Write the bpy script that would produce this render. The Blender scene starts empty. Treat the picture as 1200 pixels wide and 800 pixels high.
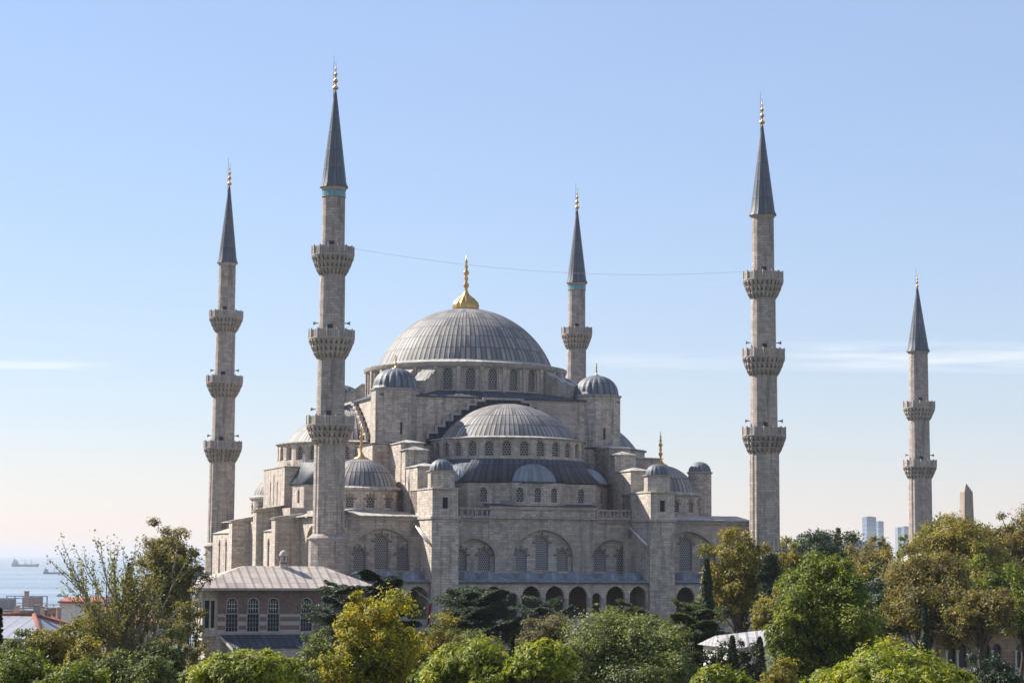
import bpy, math, random
import numpy as np
from mathutils import Vector, Matrix
from mathutils.geometry import tessellate_polygon
rnd = random.Random(7)
S = bpy.context.scene
C = S.collection
# ------------------------------------------------------------------ camera
F, TH, ROLL, ZC = 2418.96, 0.1042115, 0.0068109, 13.0
cam = bpy.data.objects.new('camera', bpy.data.cameras.new('camera')); C.objects.link(cam)
cam.matrix_world = Matrix.Translation((0, 0, ZC)) @ Matrix.Rotation(math.pi/2+TH, 4, 'X') @ Matrix.Rotation(ROLL, 4, 'Z')
cam.data.sensor_width = 36; cam.data.lens = F/1200*36; cam.data.clip_end = 120000; cam.data.clip_start = 1
S.camera = cam
# ------------------------------------------------------------------ light
SUN_AZ, SUN_EL = math.radians(151), math.radians(40)     # math angle in the xy plane
sd = Vector((math.cos(SUN_AZ)*math.cos(SUN_EL), math.sin(SUN_AZ)*math.cos(SUN_EL), math.sin(SUN_EL)))
W = bpy.data.worlds.new('World'); S.world = W; W.use_nodes = True
nt = W.node_tree; nt.nodes.clear()
out = nt.nodes.new('ShaderNodeOutputWorld'); bg = nt.nodes.new('ShaderNodeBackground')
sky = nt.nodes.new('ShaderNodeTexSky'); sky.sky_type = 'NISHITA'; sky.sun_disc = False
sky.sun_elevation = SUN_EL; sky.sun_rotation = math.pi/2-SUN_AZ
sky.air_density = 1.3; sky.dust_density = 0.0; sky.ozone_density = 8.0; sky.altitude = 50
bg.inputs['Strength'].default_value = 0.080
# thin streaks of cirrus, low over the horizon, laid out by direction in the sky
tc = nt.nodes.new('ShaderNodeTexCoord'); sep = nt.nodes.new('ShaderNodeSeparateXYZ')
nt.links.new(tc.outputs['Generated'], sep.inputs[0])
def M_(op, a, b=None, c=None, clamp=False):
    n = nt.nodes.new('ShaderNodeMath'); n.operation = op; n.use_clamp = clamp
    for i, v in enumerate((a, b, c)):
        if v is None: continue
        if isinstance(v, (int, float)): n.inputs[i].default_value = v
        else: nt.links.new(v, n.inputs[i])
    return n.outputs[0]
az = M_('DIVIDE', sep.outputs[0], sep.outputs[1]); el = M_('DIVIDE', sep.outputs[2], sep.outputs[1])
cv = nt.nodes.new('ShaderNodeCombineXYZ'); nt.links.new(M_('MULTIPLY', az, 14), cv.inputs[0]); nt.links.new(M_('MULTIPLY', el, 210), cv.inputs[1])
no = nt.nodes.new('ShaderNodeTexNoise'); no.inputs['Scale'].default_value = 1.0; no.inputs['Detail'].default_value = 6; no.inputs['Roughness'].default_value = .6
nt.links.new(cv.outputs[0], no.inputs['Vector'])
def band(c, w, x0, x1, soft):
    e = M_('DIVIDE', M_('SUBTRACT', el, c), w)
    e = M_('SUBTRACT', 1.0, M_('MULTIPLY', e, e), clamp=True)
    a = M_('DIVIDE', M_('SUBTRACT', az, x0), soft, clamp=True); b = M_('DIVIDE', M_('SUBTRACT', x1, az), soft, clamp=True)
    return M_('MULTIPLY', e, M_('MULTIPLY', a, b))
b1 = band(.0985, .0085, .115, .9, .05); b2 = band(.0955, .0045, .02, .14, .04); b3 = band(.0915, .0026, -.6, -.185, .03)
nn = M_('MULTIPLY', M_('SUBTRACT', no.outputs['Fac'], .33), 2.6, clamp=True)
cl = M_('MULTIPLY', M_('ADD', M_('ADD', M_('MULTIPLY', b1, .5), M_('MULTIPLY', b2, .3)), M_('MULTIPLY', b3, .5)), nn, clamp=True)
wb = nt.nodes.new('ShaderNodeMix'); wb.data_type = 'RGBA'; wb.blend_type = 'MULTIPLY'; wb.inputs[0].default_value = 1; wb.inputs[7].default_value = (1.2, .985, .99, 1); nt.links.new(sky.outputs[0], wb.inputs[6])
veil = nt.nodes.new('ShaderNodeMix'); veil.data_type = 'RGBA'; veil.inputs[0].default_value = .38; veil.inputs[7].default_value = (3.4, 4.05, 5.2, 1)   # even blue-white added to pale the sky and flatten its gradient
nt.links.new(wb.outputs[2], veil.inputs[6])
mx = nt.nodes.new('ShaderNodeMix'); mx.data_type = 'RGBA'
nt.links.new(cl, mx.inputs[0]); nt.links.new(veil.outputs[2], mx.inputs[6]); mx.inputs[7].default_value = (7.6, 7.4, 7.4, 1)
nt.links.new(mx.outputs[2], bg.inputs['Color']); nt.links.new(bg.outputs[0], out.inputs['Surface'])
sl = bpy.data.lights.new('sun', 'SUN'); sl.energy = 4.9; sl.angle = math.radians(.5); sl.color = (1, .93, .82)
so = bpy.data.objects.new('sun', sl); C.objects.link(so); so.rotation_euler = sd.to_track_quat('Z', 'Y').to_euler()
so.location = (0, 0, 300)
S.view_settings.view_transform = 'Standard'; S.view_settings.look = 'None'; S.view_settings.gamma = 1
S.view_settings.exposure = 0.98
S.cycles.max_bounces = 8; S.cycles.transparent_max_bounces = 8; S.cycles.volume_bounces = 0

# ------------------------------------------------------------------ materials
def hexc(r, g, b): return (r, g, b, 1)
class NT:
    def __init__(s, name):
        s.m = bpy.data.materials.new(name); s.m.use_nodes = True; s.t = s.m.node_tree; s.t.nodes.clear()
        s.o = s.n('OutputMaterial'); s.p = s.n('BsdfPrincipled'); s.l(s.p.outputs[0], s.o.inputs['Surface'])
    def n(s, k, **kw):
        x = s.t.nodes.new('ShaderNode'+k)
        for a, b in kw.items(): setattr(x, a, b)
        return x
    def l(s, a, b): s.t.links.new(a, b)
    def mix(s, f, a, b, blend='MIX'):
        m = s.n('Mix', data_type='RGBA', blend_type=blend)
        for v, i in ((f, 0), (a, 6), (b, 7)):
            if hasattr(v, 'default_value') or hasattr(v, 'links'): s.l(v, m.inputs[i])
            else: m.inputs[i].default_value = v
        return m.outputs[2]
    def math(s, op, a, b=0.0, clamp=False):
        m = s.n('Math', operation=op, use_clamp=clamp)
        for i, v in enumerate((a, b)):
            if isinstance(v, (int, float)): m.inputs[i].default_value = v
            else: s.l(v, m.inputs[i])
        return m.outputs[0]
    def noise(s, vec, scale, detail=4, rough=.6, sc=None):
        if sc is not None:
            mp = s.n('Mapping'); mp.inputs['Scale'].default_value = sc; s.l(vec, mp.inputs[0]); vec = mp.outputs[0]
        n = s.n('TexNoise'); n.inputs['Scale'].default_value = scale; n.inputs['Detail'].default_value = detail; n.inputs['Roughness'].default_value = rough
        s.l(vec, n.inputs['Vector']); return n.outputs['Fac']
    def ramp(s, f, stops):
        r = s.n('ValToRGB'); s.l(f, r.inputs[0]); e = r.color_ramp.elements
        while len(e) < len(stops): e.new(.5)
        for i, (p, c) in enumerate(stops): e[i].position = p; e[i].color = c if len(c) == 4 else (*c, 1)
        return r.outputs[0]
    def bump(s, h, dist, strength=1.0):
        b = s.n('Bump'); b.inputs['Distance'].default_value = dist; b.inputs['Strength'].default_value = strength
        s.l(h, b.inputs['Height']); s.l(b.outputs[0], s.p.inputs['Normal'])

def stone(name, base, dark, bw=.95, bh=.42, var=.18, stain=.5, mort=.35, warm=(.46, .34, .26)):
    t = NT(name); uv = t.n('UVMap').outputs[0]; ob = t.n('TexCoord').outputs['Object']
    br = t.n('TexBrick'); br.inputs['Scale'].default_value = 1; br.inputs['Brick Width'].default_value = bw; br.inputs['Row Height'].default_value = bh
    br.inputs['Mortar Size'].default_value = .022; br.inputs['Mortar Smooth'].default_value = .3; br.inputs['Bias'].default_value = 0
    br.inputs['Color1'].default_value = (1-var, 1-var, 1-var, 1); br.inputs['Color2'].default_value = (1+var*.6, 1+var*.6, 1+var*.6, 1)
    br.inputs['Mortar'].default_value = (mort+.25, mort+.22, mort+.2, 1); t.l(uv, br.inputs['Vector'])
    n1 = t.noise(ob, .45, 7, .75); n2 = t.noise(ob, 1.0, 6, .72, (1.3, 1.3, .11)); n3 = t.noise(uv, 1.0, 2, .5, (1.05, 2.3, 1)); n4 = t.noise(ob, .09, 3, .5)
    c = t.ramp(n1, [(.25, dark), (.5, base), (.78, tuple(min(1, x*1.12) for x in base))])
    c = t.mix(t.ramp(n3, [(.52, (0, 0, 0)), (.72, (.55, .55, .55))]), c, (*warm, 1))
    c = t.mix(1.0, c, br.outputs['Color'], 'MULTIPLY')
    c = t.mix(t.ramp(n2, [(.5, (0, 0, 0)), (.68, (stain,)*3)]), c, (*[x*.45 for x in dark], 1))
    c = t.mix(t.ramp(n4, [(.4, (0, 0, 0)), (.65, (.35, .35, .35))]), c, tuple(x*.7 for x in base)+(1,))
    n5 = t.noise(ob, .55, 5, .75, (1, 1, .45)); c = t.mix(t.ramp(n5, [(.56, (0, 0, 0)), (.70, (.5, .5, .5))]), c, (*[x*.38 for x in base], 1))
    oi = t.n('ObjectInfo'); c = t.mix(1.0, c, t.ramp(oi.outputs['Random'], [(0, (.86, .86, .875)), (1, (1.06, 1.05, 1.03))]), 'MULTIPLY')
    t.l(c, t.p.inputs['Base Color']); t.p.inputs['Roughness'].default_value = .88
    h = t.math('ADD', t.math('MULTIPLY', br.outputs['Fac'], -1.0), t.math('MULTIPLY', n1, .8))
    t.bump(h, .05, .6)
    return t.m
def lead(name, base, streak, seam_x=1.0, seam_y=2.0, seam=.5, rough=.5, spec=.5, wear=.6):
    # lead sheets: uv x counts the rolls, uv y counts metres up the slope
    t = NT(name); uv = t.n('UVMap').outputs[0]; ob = t.n('TexCoord').outputs['Object']
    sp = t.n('SeparateXYZ'); t.l(uv, sp.inputs[0])
    fx = t.math('FRACT', t.math('MULTIPLY', sp.outputs[0], seam_x)); dx = t.math('ABSOLUTE', t.math('SUBTRACT', fx, .5))
    roll = t.ramp(dx, [(.31, (0, 0, 0)), (.40, (1, 1, 1))])
    cell = t.math('FLOOR', t.math('MULTIPLY', sp.outputs[0], seam_x))
    wn = t.n('TexWhiteNoise', noise_dimensions='1D'); t.l(cell, wn.inputs['W'])
    fy = t.math('ADD', t.math('DIVIDE', sp.outputs[1], seam_y), t.math('MULTIPLY', t.math('MODULO', cell, 2.0), .02))
    dy = t.math('ABSOLUTE', t.math('SUBTRACT', t.math('FRACT', fy), .5)); lap = t.ramp(dy, [(.44, (0, 0, 0)), (.47, (.8, .8, .8))])
    cv = t.n('CombineXYZ'); t.l(cell, cv.inputs[0]); t.l(t.math('FLOOR', t.math('ADD', fy, .0)), cv.inputs[1])
    wn2 = t.n('TexWhiteNoise', noise_dimensions='2D'); t.l(cv.outputs[0], wn2.inputs['Vector'])
    n1 = t.noise(ob, .5, 6, .7); n2 = t.noise(uv, 1.0, 5, .7, (2.6*seam_x, .25, 1))
    c = t.ramp(t.math('ADD', t.math('MULTIPLY', n2, .55), t.math('MULTIPLY', n1, .45)), [(.3, tuple(x*.7 for x in base)), (.5, base), (.72, streak)])
    c = t.mix(t.math('MULTIPLY', wn2.outputs['Value'], wear*.6), c, tuple(x*.62 for x in base)+(1,))
    c = t.mix(t.ramp(wn2.outputs['Value'], [(.72, (0, 0, 0)), (.76, (.55*wear,)*3)]), c, tuple(x*.42 for x in base)+(1,))
    c = t.mix(t.ramp(t.noise(ob, .22, 6, .7), [(.5, (0, 0, 0)), (.66, (.6*wear,)*3)]), c, tuple(x*.5 for x in base)+(1,))
    c = t.mix(t.math('MULTIPLY', t.math('MAXIMUM', roll, lap), seam), c, tuple(x*.28 for x in base)+(1,))
    t.l(c, t.p.inputs['Base Color']); t.p.inputs['Roughness'].default_value = rough; t.p.inputs['Specular IOR Level'].default_value = spec
    t.bump(t.math('ADD', t.math('ADD', roll, t.math('MULTIPLY', lap, .5)), t.math('MULTIPLY', n1, .8)), .05, .5)
    return t.m
def plain(name, col, rough=.7, metal=0, var=.15, scale=1.5):
    t = NT(name); ob = t.n('TexCoord').outputs['Object']; n = t.noise(ob, scale, 4, .6)
    t.l(t.ramp(n, [(.3, tuple(x*(1-var) for x in col)), (.7, tuple(min(1, x*(1+var)) for x in col))]), t.p.inputs['Base Color'])
    t.p.inputs['Roughness'].default_value = rough; t.p.inputs['Metallic'].default_value = metal
    return t.m
def lattice(name, light, darkc, s=.30, th=.33):
    # pierced plaster screen: rows of round holes set in quincunx
    t = NT(name); uv = t.n('UVMap').outputs[0]; sp = t.n('SeparateXYZ'); t.l(uv, sp.inputs[0])
    row = t.math('FLOOR', t.math('DIVIDE', sp.outputs[1], s*.87))
    x = t.math('FRACT', t.math('ADD', t.math('DIVIDE', sp.outputs[0], s), t.math('MULTIPLY', t.math('MODULO', row, 2.0), .5)))
    y = t.math('FRACT', t.math('DIVIDE', sp.outputs[1], s*.87))
    dx = t.math('SUBTRACT', x, .5); dy = t.math('SUBTRACT', y, .5)
    d = t.math('SQRT', t.math('ADD', t.math('MULTIPLY', dx, dx), t.math('MULTIPLY', dy, dy)))
    c = t.ramp(d, [(th, (*darkc, 1)), (th+.08, (*light, 1))]); t.l(c, t.p.inputs['Base Color']); t.p.inputs['Roughness'].default_value = .8
    t.bump(d, .05, .5); return t.m
def leafm(name, cols, trans=.35, rough=.55):
    t = NT(name); g = t.n('NewGeometry'); r = g.outputs['Random Per Island']; ob = t.n('TexCoord').outputs['Object']
    n = t.noise(ob, .35, 2, .5); f = t.math('ADD', t.math('MULTIPLY', r, .6), t.math('MULTIPLY', t.math('SUBTRACT', n, .3), 1.0), True)
    k = len(cols); c = t.ramp(f, [(.08+.84*i/(k-1), cols[i]) for i in range(k)])
    t.l(c, t.p.inputs['Base Color']); t.p.inputs['Roughness'].default_value = rough; t.p.inputs['Specular IOR Level'].default_value = .35
    tr = t.n('BsdfTranslucent'); t.l(t.mix(1.0, c, (1.25, 1.3, .6, 1), 'MULTIPLY'), tr.inputs[0])
    ms = t.n('MixShader'); ms.inputs[0].default_value = trans; t.l(t.p.outputs[0], ms.inputs[1]); t.l(tr.outputs[0], ms.inputs[2]); t.l(ms.outputs[0], t.o.inputs['Surface'])
    return t.m
STONE = stone('limestone_ashlar', (.57, .49, .42), (.36, .31, .275), .82, .36, var=.27, stain=.8, mort=.3)
STONE2 = stone('minaret_limestone', (.46, .395, .35), (.26, .225, .205), .8, .38, .27, .85, .25)
TRIM = stone('trim_stone', (.45, .40, .36), (.28, .25, .235), 2.2, 3, .1, .5, .5)
LEADD = lead('dome_lead', (.31, .29, .28), (.52, .475, .44), seam=.92, wear=1.0, rough=.62, spec=.3, seam_y=2.3)
LEADR = lead('roof_lead', (.085, .095, .12), (.17, .18, .21), 1.1, 3, .5, .6, .3)
LEADL = lead('weathered_pale_lead', (.46, .43, .39), (.62, .57, .51), .8, 2.2, .35, .7, .3)
LEADC = lead('spire_lead', (.115, .122, .145), (.21, .215, .235), 1.0, 2.6, .5, .45)
LEADB = lead('bluish_lead', (.175, .19, .22), (.37, .37, .385), 1.0, 2, .75, .55, .4)
LEADG = lead('patinated_lead', (.25, .28, .31), (.40, .44, .48), 1.0, 2, .3, .6, .3)
PAVR = lead('pavilion_roof_lead', (.52, .44, .385), (.66, .585, .51), .9, 1.5, .5, .75, .25)
GOLD = plain('gilded_brass', (.60, .36, .13), .36, .85, .2, 3)
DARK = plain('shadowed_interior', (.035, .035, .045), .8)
GRIL = lattice('pierced_plaster_screen', (.36, .34, .32), (.03, .035, .05))
GRILD = lattice('weathered_pierced_screen', (.30, .28, .265), (.03, .032, .04), .40, .34)
VOUS = plain('dark_arch_stones', (.19, .15, .135), .9)
TILE = plain('turquoise_tiles', (.10, .30, .36), .35)
GSHADE = plain('gallery_painted_shade', (.10, .08, .07), .9)  # near-black colour standing in for the shade inside the galleries
SOOT_SHADE = plain('sooty_shaded_stone', (.17, .145, .13), .95, 0, .5, .8)  # soot plus shadow painted into the corbel gaps; also colours the lightning rods
METAL = plain('grey_metal', (.30, .31, .33), .4, .5)
PIPE = plain('pale_zinc_pipe', (.62, .60, .56), .45, .3)

# ------------------------------------------------------------------ mesh builder
class MB:
    def __init__(s): s.v = []; s.f = []; s.uv = []; s.mi = []; s.mats = []; s.sm = []
    def mat(s, m):
        if m not in s.mats: s.mats.append(m)
        return s.mats.index(m)
    def poly(s, pts, m, uv=None, smooth=False):
        b = len(s.v); s.v += [tuple(p) for p in pts]; s.f.append(tuple(range(b, b+len(pts))))
        if uv is None: uv = autouv(pts)
        s.uv += uv; s.mi.append(s.mat(m)); s.sm.append(smooth)
    def box(s, x0, x1, y0, y1, z0, z1, m, top=None, bottom=False):
        P = lambda a, b, c: (a, b, c)
        s.poly([P(x0,y0,z0),P(x1,y0,z0),P(x1,y0,z1),P(x0,y0,z1)], m); s.poly([P(x1,y1,z0),P(x0,y1,z0),P(x0,y1,z1),P(x1,y1,z1)], m)
        s.poly([P(x0,y1,z0),P(x0,y0,z0),P(x0,y0,z1),P(x0,y1,z1)], m); s.poly([P(x1,y0,z0),P(x1,y1,z0),P(x1,y1,z1),P(x1,y0,z1)], m)
        s.poly([P(x0,y0,z1),P(x1,y0,z1),P(x1,y1,z1),P(x0,y1,z1)], top or m)
        s.poly([P(x0,y0,z0),P(x0,y1,z0),P(x1,y1,z0),P(x1,y0,z0)], m)
    def prism(s, poly, z0, z1, m, top=None, cap=True):
        n = len(poly)      # ccw plan
        for i in range(n):
            a, b = poly[i], poly[(i+1) % n]; s.poly([(*a, z0), (*b, z0), (*b, z1), (*a, z1)], m)
        if cap: s.poly([(*p, z1) for p in poly], top or m); s.poly([(*p, z0) for p in poly[::-1]], m)
    def obox(s, c, ax, ay, az, m):
        c, ax, ay, az = map(Vector, (c, ax, ay, az)); q = lambda i, j, k: tuple(c+ax*i+ay*j+az*k)
        for f in (((-1,-1,-1),(-1,1,-1),(1,1,-1),(1,-1,-1)), ((-1,-1,1),(1,-1,1),(1,1,1),(-1,1,1)), ((-1,-1,-1),(1,-1,-1),(1,-1,1),(-1,-1,1)),
                  ((1,1,-1),(-1,1,-1),(-1,1,1),(1,1,1)), ((-1,1,-1),(-1,-1,-1),(-1,-1,1),(-1,1,1)), ((1,-1,-1),(1,1,-1),(1,1,1),(1,-1,1))):
            s.poly([q(*p) for p in f], m)
    def tube(s, pts, rad, m, n=8, smooth=True):
        pts = [Vector(p) for p in pts]; rings = []
        for i, p in enumerate(pts):
            d = (pts[min(i+1, len(pts)-1)]-pts[max(i-1, 0)]).normalized(); a = d.orthogonal().normalized() if i == 0 else (rings[-1][1]-d*rings[-1][1].dot(d)).normalized()
            b = d.cross(a); r = rad[i] if isinstance(rad, (list, tuple)) else rad
            rings.append(([p+(a*math.cos(t)+b*math.sin(t))*r for t in [2*math.pi*k/n for k in range(n)]], a))
        for i in range(len(rings)-1):
            A, B = rings[i][0], rings[i+1][0]
            for k in range(n): s.poly([A[k], A[(k+1) % n], B[(k+1) % n], B[k]], m, smooth=smooth)
        s.poly(rings[0][0][::-1], m); s.poly(rings[-1][0], m)
    def lathe(s, c, prof, m, n=48, smooth=True, rolls=None, rad=None, a0=0, a1=2*math.pi):
        # prof: (r, z) from bottom to top; rad(angle, r, z) -> radius; uv = (roll number, metres along the profile)
        L = [0]
        for i in range(1, len(prof)): L.append(L[-1]+math.hypot(prof[i][0]-prof[i-1][0], prof[i][1]-prof[i-1][1]))
        rm = max(p[0] for p in prof); rolls = rolls or 2*math.pi*rm
        g = []
        for r, z in prof:
            row = []
            for k in range(n+1):
                t = a0+(a1-a0)*k/n; q = rad(t, r, z) if rad else r
                row.append((c[0]+q*math.cos(t), c[1]+q*math.sin(t), z))
            g.append(row)
        for i in range(len(prof)-1):
            for k in range(n):
                u0, u1 = k/n*rolls, (k+1)/n*rolls
                A = [g[i][k], g[i][k+1], g[i+1][k+1], g[i+1][k]]; U = [(u0, L[i]), (u1, L[i]), (u1, L[i+1]), (u0, L[i+1])]
                if prof[i+1][0] < 1e-4: A = A[:3]; U = U[:3]
                elif prof[i][0] < 1e-4: A = [A[0], A[2], A[3]]; U = [U[0], U[2], U[3]]
                s.poly(A, m, U, smooth)
    def build(s, name, parent=None, merge=False):
        me = bpy.data.meshes.new(name); me.from_pydata(s.v, [], s.f)
        for m in s.mats: me.materials.append(m)
        me.polygons.foreach_set('material_index', s.mi); me.polygons.foreach_set('use_smooth', s.sm)
        ul = me.uv_layers.new(name='UVMap'); ul.data.foreach_set('uv', [c for p in s.uv for c in p])
        if any(s.sm):
            import bmesh
            bm = bmesh.new(); bm.from_mesh(me); bmesh.ops.remove_doubles(bm, verts=bm.verts, dist=.0008); bm.to_mesh(me); bm.free()
        me.validate(); me.update()
        o = bpy.data.objects.new(name, me); C.objects.link(o)
        if parent: o.parent = parent
        return o
def autouv(pts):
    a = Vector(pts[0]); nrm = Vector((0, 0, 0))
    P = [Vector(p) for p in pts]
    for i in range(len(P)):
        p, q = P[i], P[(i+1) % len(P)]; nrm += Vector(((p.y-q.y)*(p.z+q.z), (p.z-q.z)*(p.x+q.x), (p.x-q.x)*(p.y+q.y)))
    if nrm.length < 1e-9: return [(0, 0)]*len(P)
    nrm.normalize()
    if abs(nrm.z) > .98: return [(p.x, p.y) for p in P]
    t = Vector((-nrm.y, nrm.x, 0)).normalized(); w = nrm.cross(t)
    off = round(math.atan2(nrm.y, nrm.x)*8)*.37
    return [(p.dot(t)+off, p.dot(w)) for p in P]
def empty(name, loc, label, cat, rz=0, group=None):
    o = bpy.data.objects.new(name, None); C.objects.link(o); o.location = loc; o.rotation_euler = (0, 0, rz); o.empty_display_size = 1
    o['label'] = label; o['category'] = cat
    if group: o['group'] = group
    return o
def tag(o, label=None, cat=None, group=None, kind=None):
    for k, v in (('label', label), ('category', cat), ('group', group), ('kind', kind)):
        if v: o[k] = v
    return o
def arch(sc, w, zb, zt, kind='round', n=7):
    """closed opening outline (s, z), ccw. zt is the crown height"""
    h = w/2; pts = [(sc-h, zb), (sc+h, zb)]
    if kind == 'rect': return pts+[(sc+h, zt), (sc-h, zt)]
    rise = h*(1.0 if kind == 'round' else (.86 if kind == 'big' else 1.12)); zs = zt-rise
    R = []
    for i in range(n+1):
        t = i/n                                   # right springing to crown
        if kind == 'round': x, z = h*math.cos(t*math.pi/2), rise*math.sin(t*math.pi/2)
        else:
            a = t*math.pi/2; x, z = h*math.cos(a), rise*(.86*math.sin(a)+.14*t)
        R.append((x, z))
    return pts+[(sc+x, zs+z) for x, z in R]+[(sc-x, zs+z) for x, z in R[-2::-1]]
class Wall:
    """a flat wall with real openings; s runs from A to B, n is the outward normal (to the right of A->B)"""
    def __init__(s, A, B):
        s.A = Vector(A); s.d = (Vector(B)-Vector(A)); s.L = s.d.length; s.d.normalize(); s.n = Vector((s.d.y, -s.d.x))
    def p(s, a, z, dep=0): q = s.A+s.d*a-s.n*dep; return (q.x, q.y, z)
    def sheet(s, mb, outer, holes, m, dep=0, uvo=0):
        L = [[Vector((x, z, 0)) for x, z in outer]]+[[Vector((x, z, 0)) for x, z in h] for h in holes]
        flat = [q for l in L for q in l]
        for t in tessellate_polygon(L):
            a, b, c = (flat[i] for i in t)
            if (b-a).cross(c-a).z < 0: b, c = c, b
            mb.poly([s.p(q.x, q.y, dep) for q in (a, b, c)], m, [(q.x+uvo, q.y) for q in (a, b, c)])
    def jamb(s, mb, h, d0, d1, m):
        n = len(h)
        for i in range(n):
            a, b = h[i], h[(i+1) % n]; mb.poly([s.p(*b, d0), s.p(*a, d0), s.p(*a, d1), s.p(*b, d1)], m)
    def window(s, h, dep, parent, m=None, vous=0, vm=None, frame=None, sill=False, face=0.0):
        w = MB(); c = h[0][0]
        w.poly([s.p(x, z, dep) for x, z in h], m or GRIL, [(x-c, z-h[0][1]) for x, z in h])
        if vous:
            sc = (h[0][0]+h[1][0])/2; hw = (h[1][0]-h[0][0])/2; zs = h[2][1]
            K = 9; vous *= .68
            for k in range(K):
                a = math.pi*(k+.5)/K; ca, sa = math.cos(a), math.sin(a); r0, r1 = hw+.03, hw+vous*(1 if k % 2 == 0 else .55)
                q = lambda r, t: (sc+r*math.cos(a+t), zs+r*1.1*math.sin(a+t))
                ww = .15 if k % 2 == 0 else .11
                f = [q(r0, -ww), q(r1, -ww*.8), q(r1, ww*.8), q(r0, ww)]
                w.poly([s.p(x, z, face-.03) for x, z in f], vm or VOUS)
                s_j = f
                for i in range(4):
                    a_, b_ = s_j[i], s_j[(i+1) % 4]; w.poly([s.p(*a_, face-.03), s.p(*b_, face-.03) if False else s.p(*a_, face+.02), s.p(*b_, face+.02), s.p(*b_, face-.03)], vm or VOUS)
        if frame:
            n = len(h); cx = (h[0][0]+h[1][0])/2; cz = sum(q[1] for q in h)/n
            g = [(cx+(x-cx)*(1+frame/(abs(h[1][0]-h[0][0])/2)), z+(frame if z > cz else -frame*.0)) for x, z in h]
            for i in range(1, n):
                a, b, c2, d2 = h[i], h[(i+1) % n], g[(i+1) % n], g[i]
                w.poly([s.p(*a, face-.05), s.p(*d2, face-.05), s.p(*c2, face-.05), s.p(*b, face-.05)], TRIM)
                w.poly([s.p(*d2, face-.05), s.p(*d2, face+.02), s.p(*c2, face+.02), s.p(*c2, face-.05)], TRIM)
        return w.build('window', parent)

def ribs(n, amp, sharp=10):
    return lambda t, r, z: r*(1+amp*max(0, math.cos(n*t))**sharp)
def cap_profile(r, z0, h, n=12, bulge=0):
    # circular-arc profile from (r, z0) to (0, z0+h)
    R = (r*r+h*h)/(2*h); a = math.asin(min(1, r/R)); a = a if h <= r else math.pi-a
    return [(R*math.sin(a*(1-i/n)), z0+h-R+R*math.cos(a*(1-i/n))) for i in range(n+1)][:-1]+[(0.00001, z0+h)]
def finial(c, z, h, parent, base=True, bw=1.0, name='finial'):
    m = MB(); k = h
    if base:      # big ribbed bulb
        pr = [(bw*1.0, 0), (bw*1.02, .06*k), (bw*.93, .12*k), (bw*.66, .19*k), (bw*.35, .25*k), (bw*.17, .31*k)]
    else: pr = [(bw*.9, 0), (bw*.9, .03*k), (bw*.45, .07*k), (bw*.28, .13*k), (bw*.14, .2*k)]
    z1 = pr[-1][1]
    st = (k-z1)
    w = .075*k**.75 if base else .07*k**.8
    for q, f in ((.08, 1.5), (.17, 3.4), (.20, 3.4), (.27, 1.4), (.36, 2.6), (.42, 1.3), (.50, 3.4), (.53, 3.2), (.60, 1.2), (.68, 2.3), (.74, .9), (.80, 1.8), (.85, .7), (1.0, .35)):
        pr.append((w*f*.36, z1+st*q))
    pr.append((.0001, k))
    m.lathe(c, [(r, z+zz) for r, zz in pr], GOLD, 24 if not base else 48, True, rad=(lambda t, r, zz: r*(1+.09*math.cos(14*t)) if base and zz < z+.25*k else r))
    return m.build(name, parent)
def ngon(c, r, n, ph=0): return [(c[0]+r*math.cos(2*math.pi*k/n+ph), c[1]+r*math.sin(2*math.pi*k/n+ph)) for k in range(n)]
def cornice(mb, poly, z, t, o, m):
    cx = sum(p[0] for p in poly)/len(poly); cy = sum(p[1] for p in poly)/len(poly)
    def g(e): return [(cx+(x-cx)*(1+e/math.hypot(x-cx, y-cy)), cy+(y-cy)*(1+e/math.hypot(x-cx, y-cy))) for x, y in poly]
    a, b = g(o*.4), g(o)
    for p, q, z0, z1 in ((poly, a, z-t*1.0, z-t*.6), (a, b, z-t*.6, z-t*.35), (b, b, z-t*.35, z)):
        for i in range(len(poly)): j = (i+1) % len(poly); mb.poly([(*p[i], z0), (*p[j], z0), (*q[j], z1), (*q[i], z1)], m)
    return b
def pyr(mb, poly, z, h, m, over=.3, th=.12, apex=None):
    cx = sum(p[0] for p in poly)/len(poly); cy = sum(p[1] for p in poly)/len(poly)
    q = [(cx+(x-cx)*(1+over/math.hypot(x-cx, y-cy)), cy+(y-cy)*(1+over/math.hypot(x-cx, y-cy))) for x, y in poly]
    mb.prism(q, z, z+th, m)
    for i in range(len(q)): mb.poly([(*q[i], z+th), (*q[(i+1) % len(q)], z+th), (*(apex or (cx, cy)), z+th+h)], m)

# ------------------------------------------------------------------ ground and sea
OX, OY, ROT = -24.29506, 276.35386, 0.324853
cu, su = math.cos(ROT), math.sin(ROT)
def wpos(u, v, z=0): return (OX+u*cu-v*su, OY+u*su+v*cu, z)
def at(px, Y): return (px-600)/F*Y*1.0        # world x of a picture column at depth Y (near the horizon)
def gz(x, y):
    # terrace under the mosque; falls away to the sea on the left behind
    t = min(1, max(0, (y-285)/120))*min(1, max(0, (-x-38)/25)); z = -9*t*t*(3-2*t)
    t2 = min(1, max(0, (y-430)/220))*min(1, max(0, (-x/max(y, 1)-.02)/.05)); z -= 25*t2*t2*(3-2*t2)
    return z
g = MB()
xs = [-9000, -5000, -2500, -1200, -700]+list(range(-500, 301, 20))+[360, 450, 600, 900, 1500, 2600, 4500, 9000]
ys = [-400, -200, -100, 0]+list(range(40, 700, 20))+[760, 900, 1200, 1800, 3000, 5000, 9000]
GM = NT('park_ground'); _ob = GM.n('TexCoord').outputs['Object']
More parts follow.
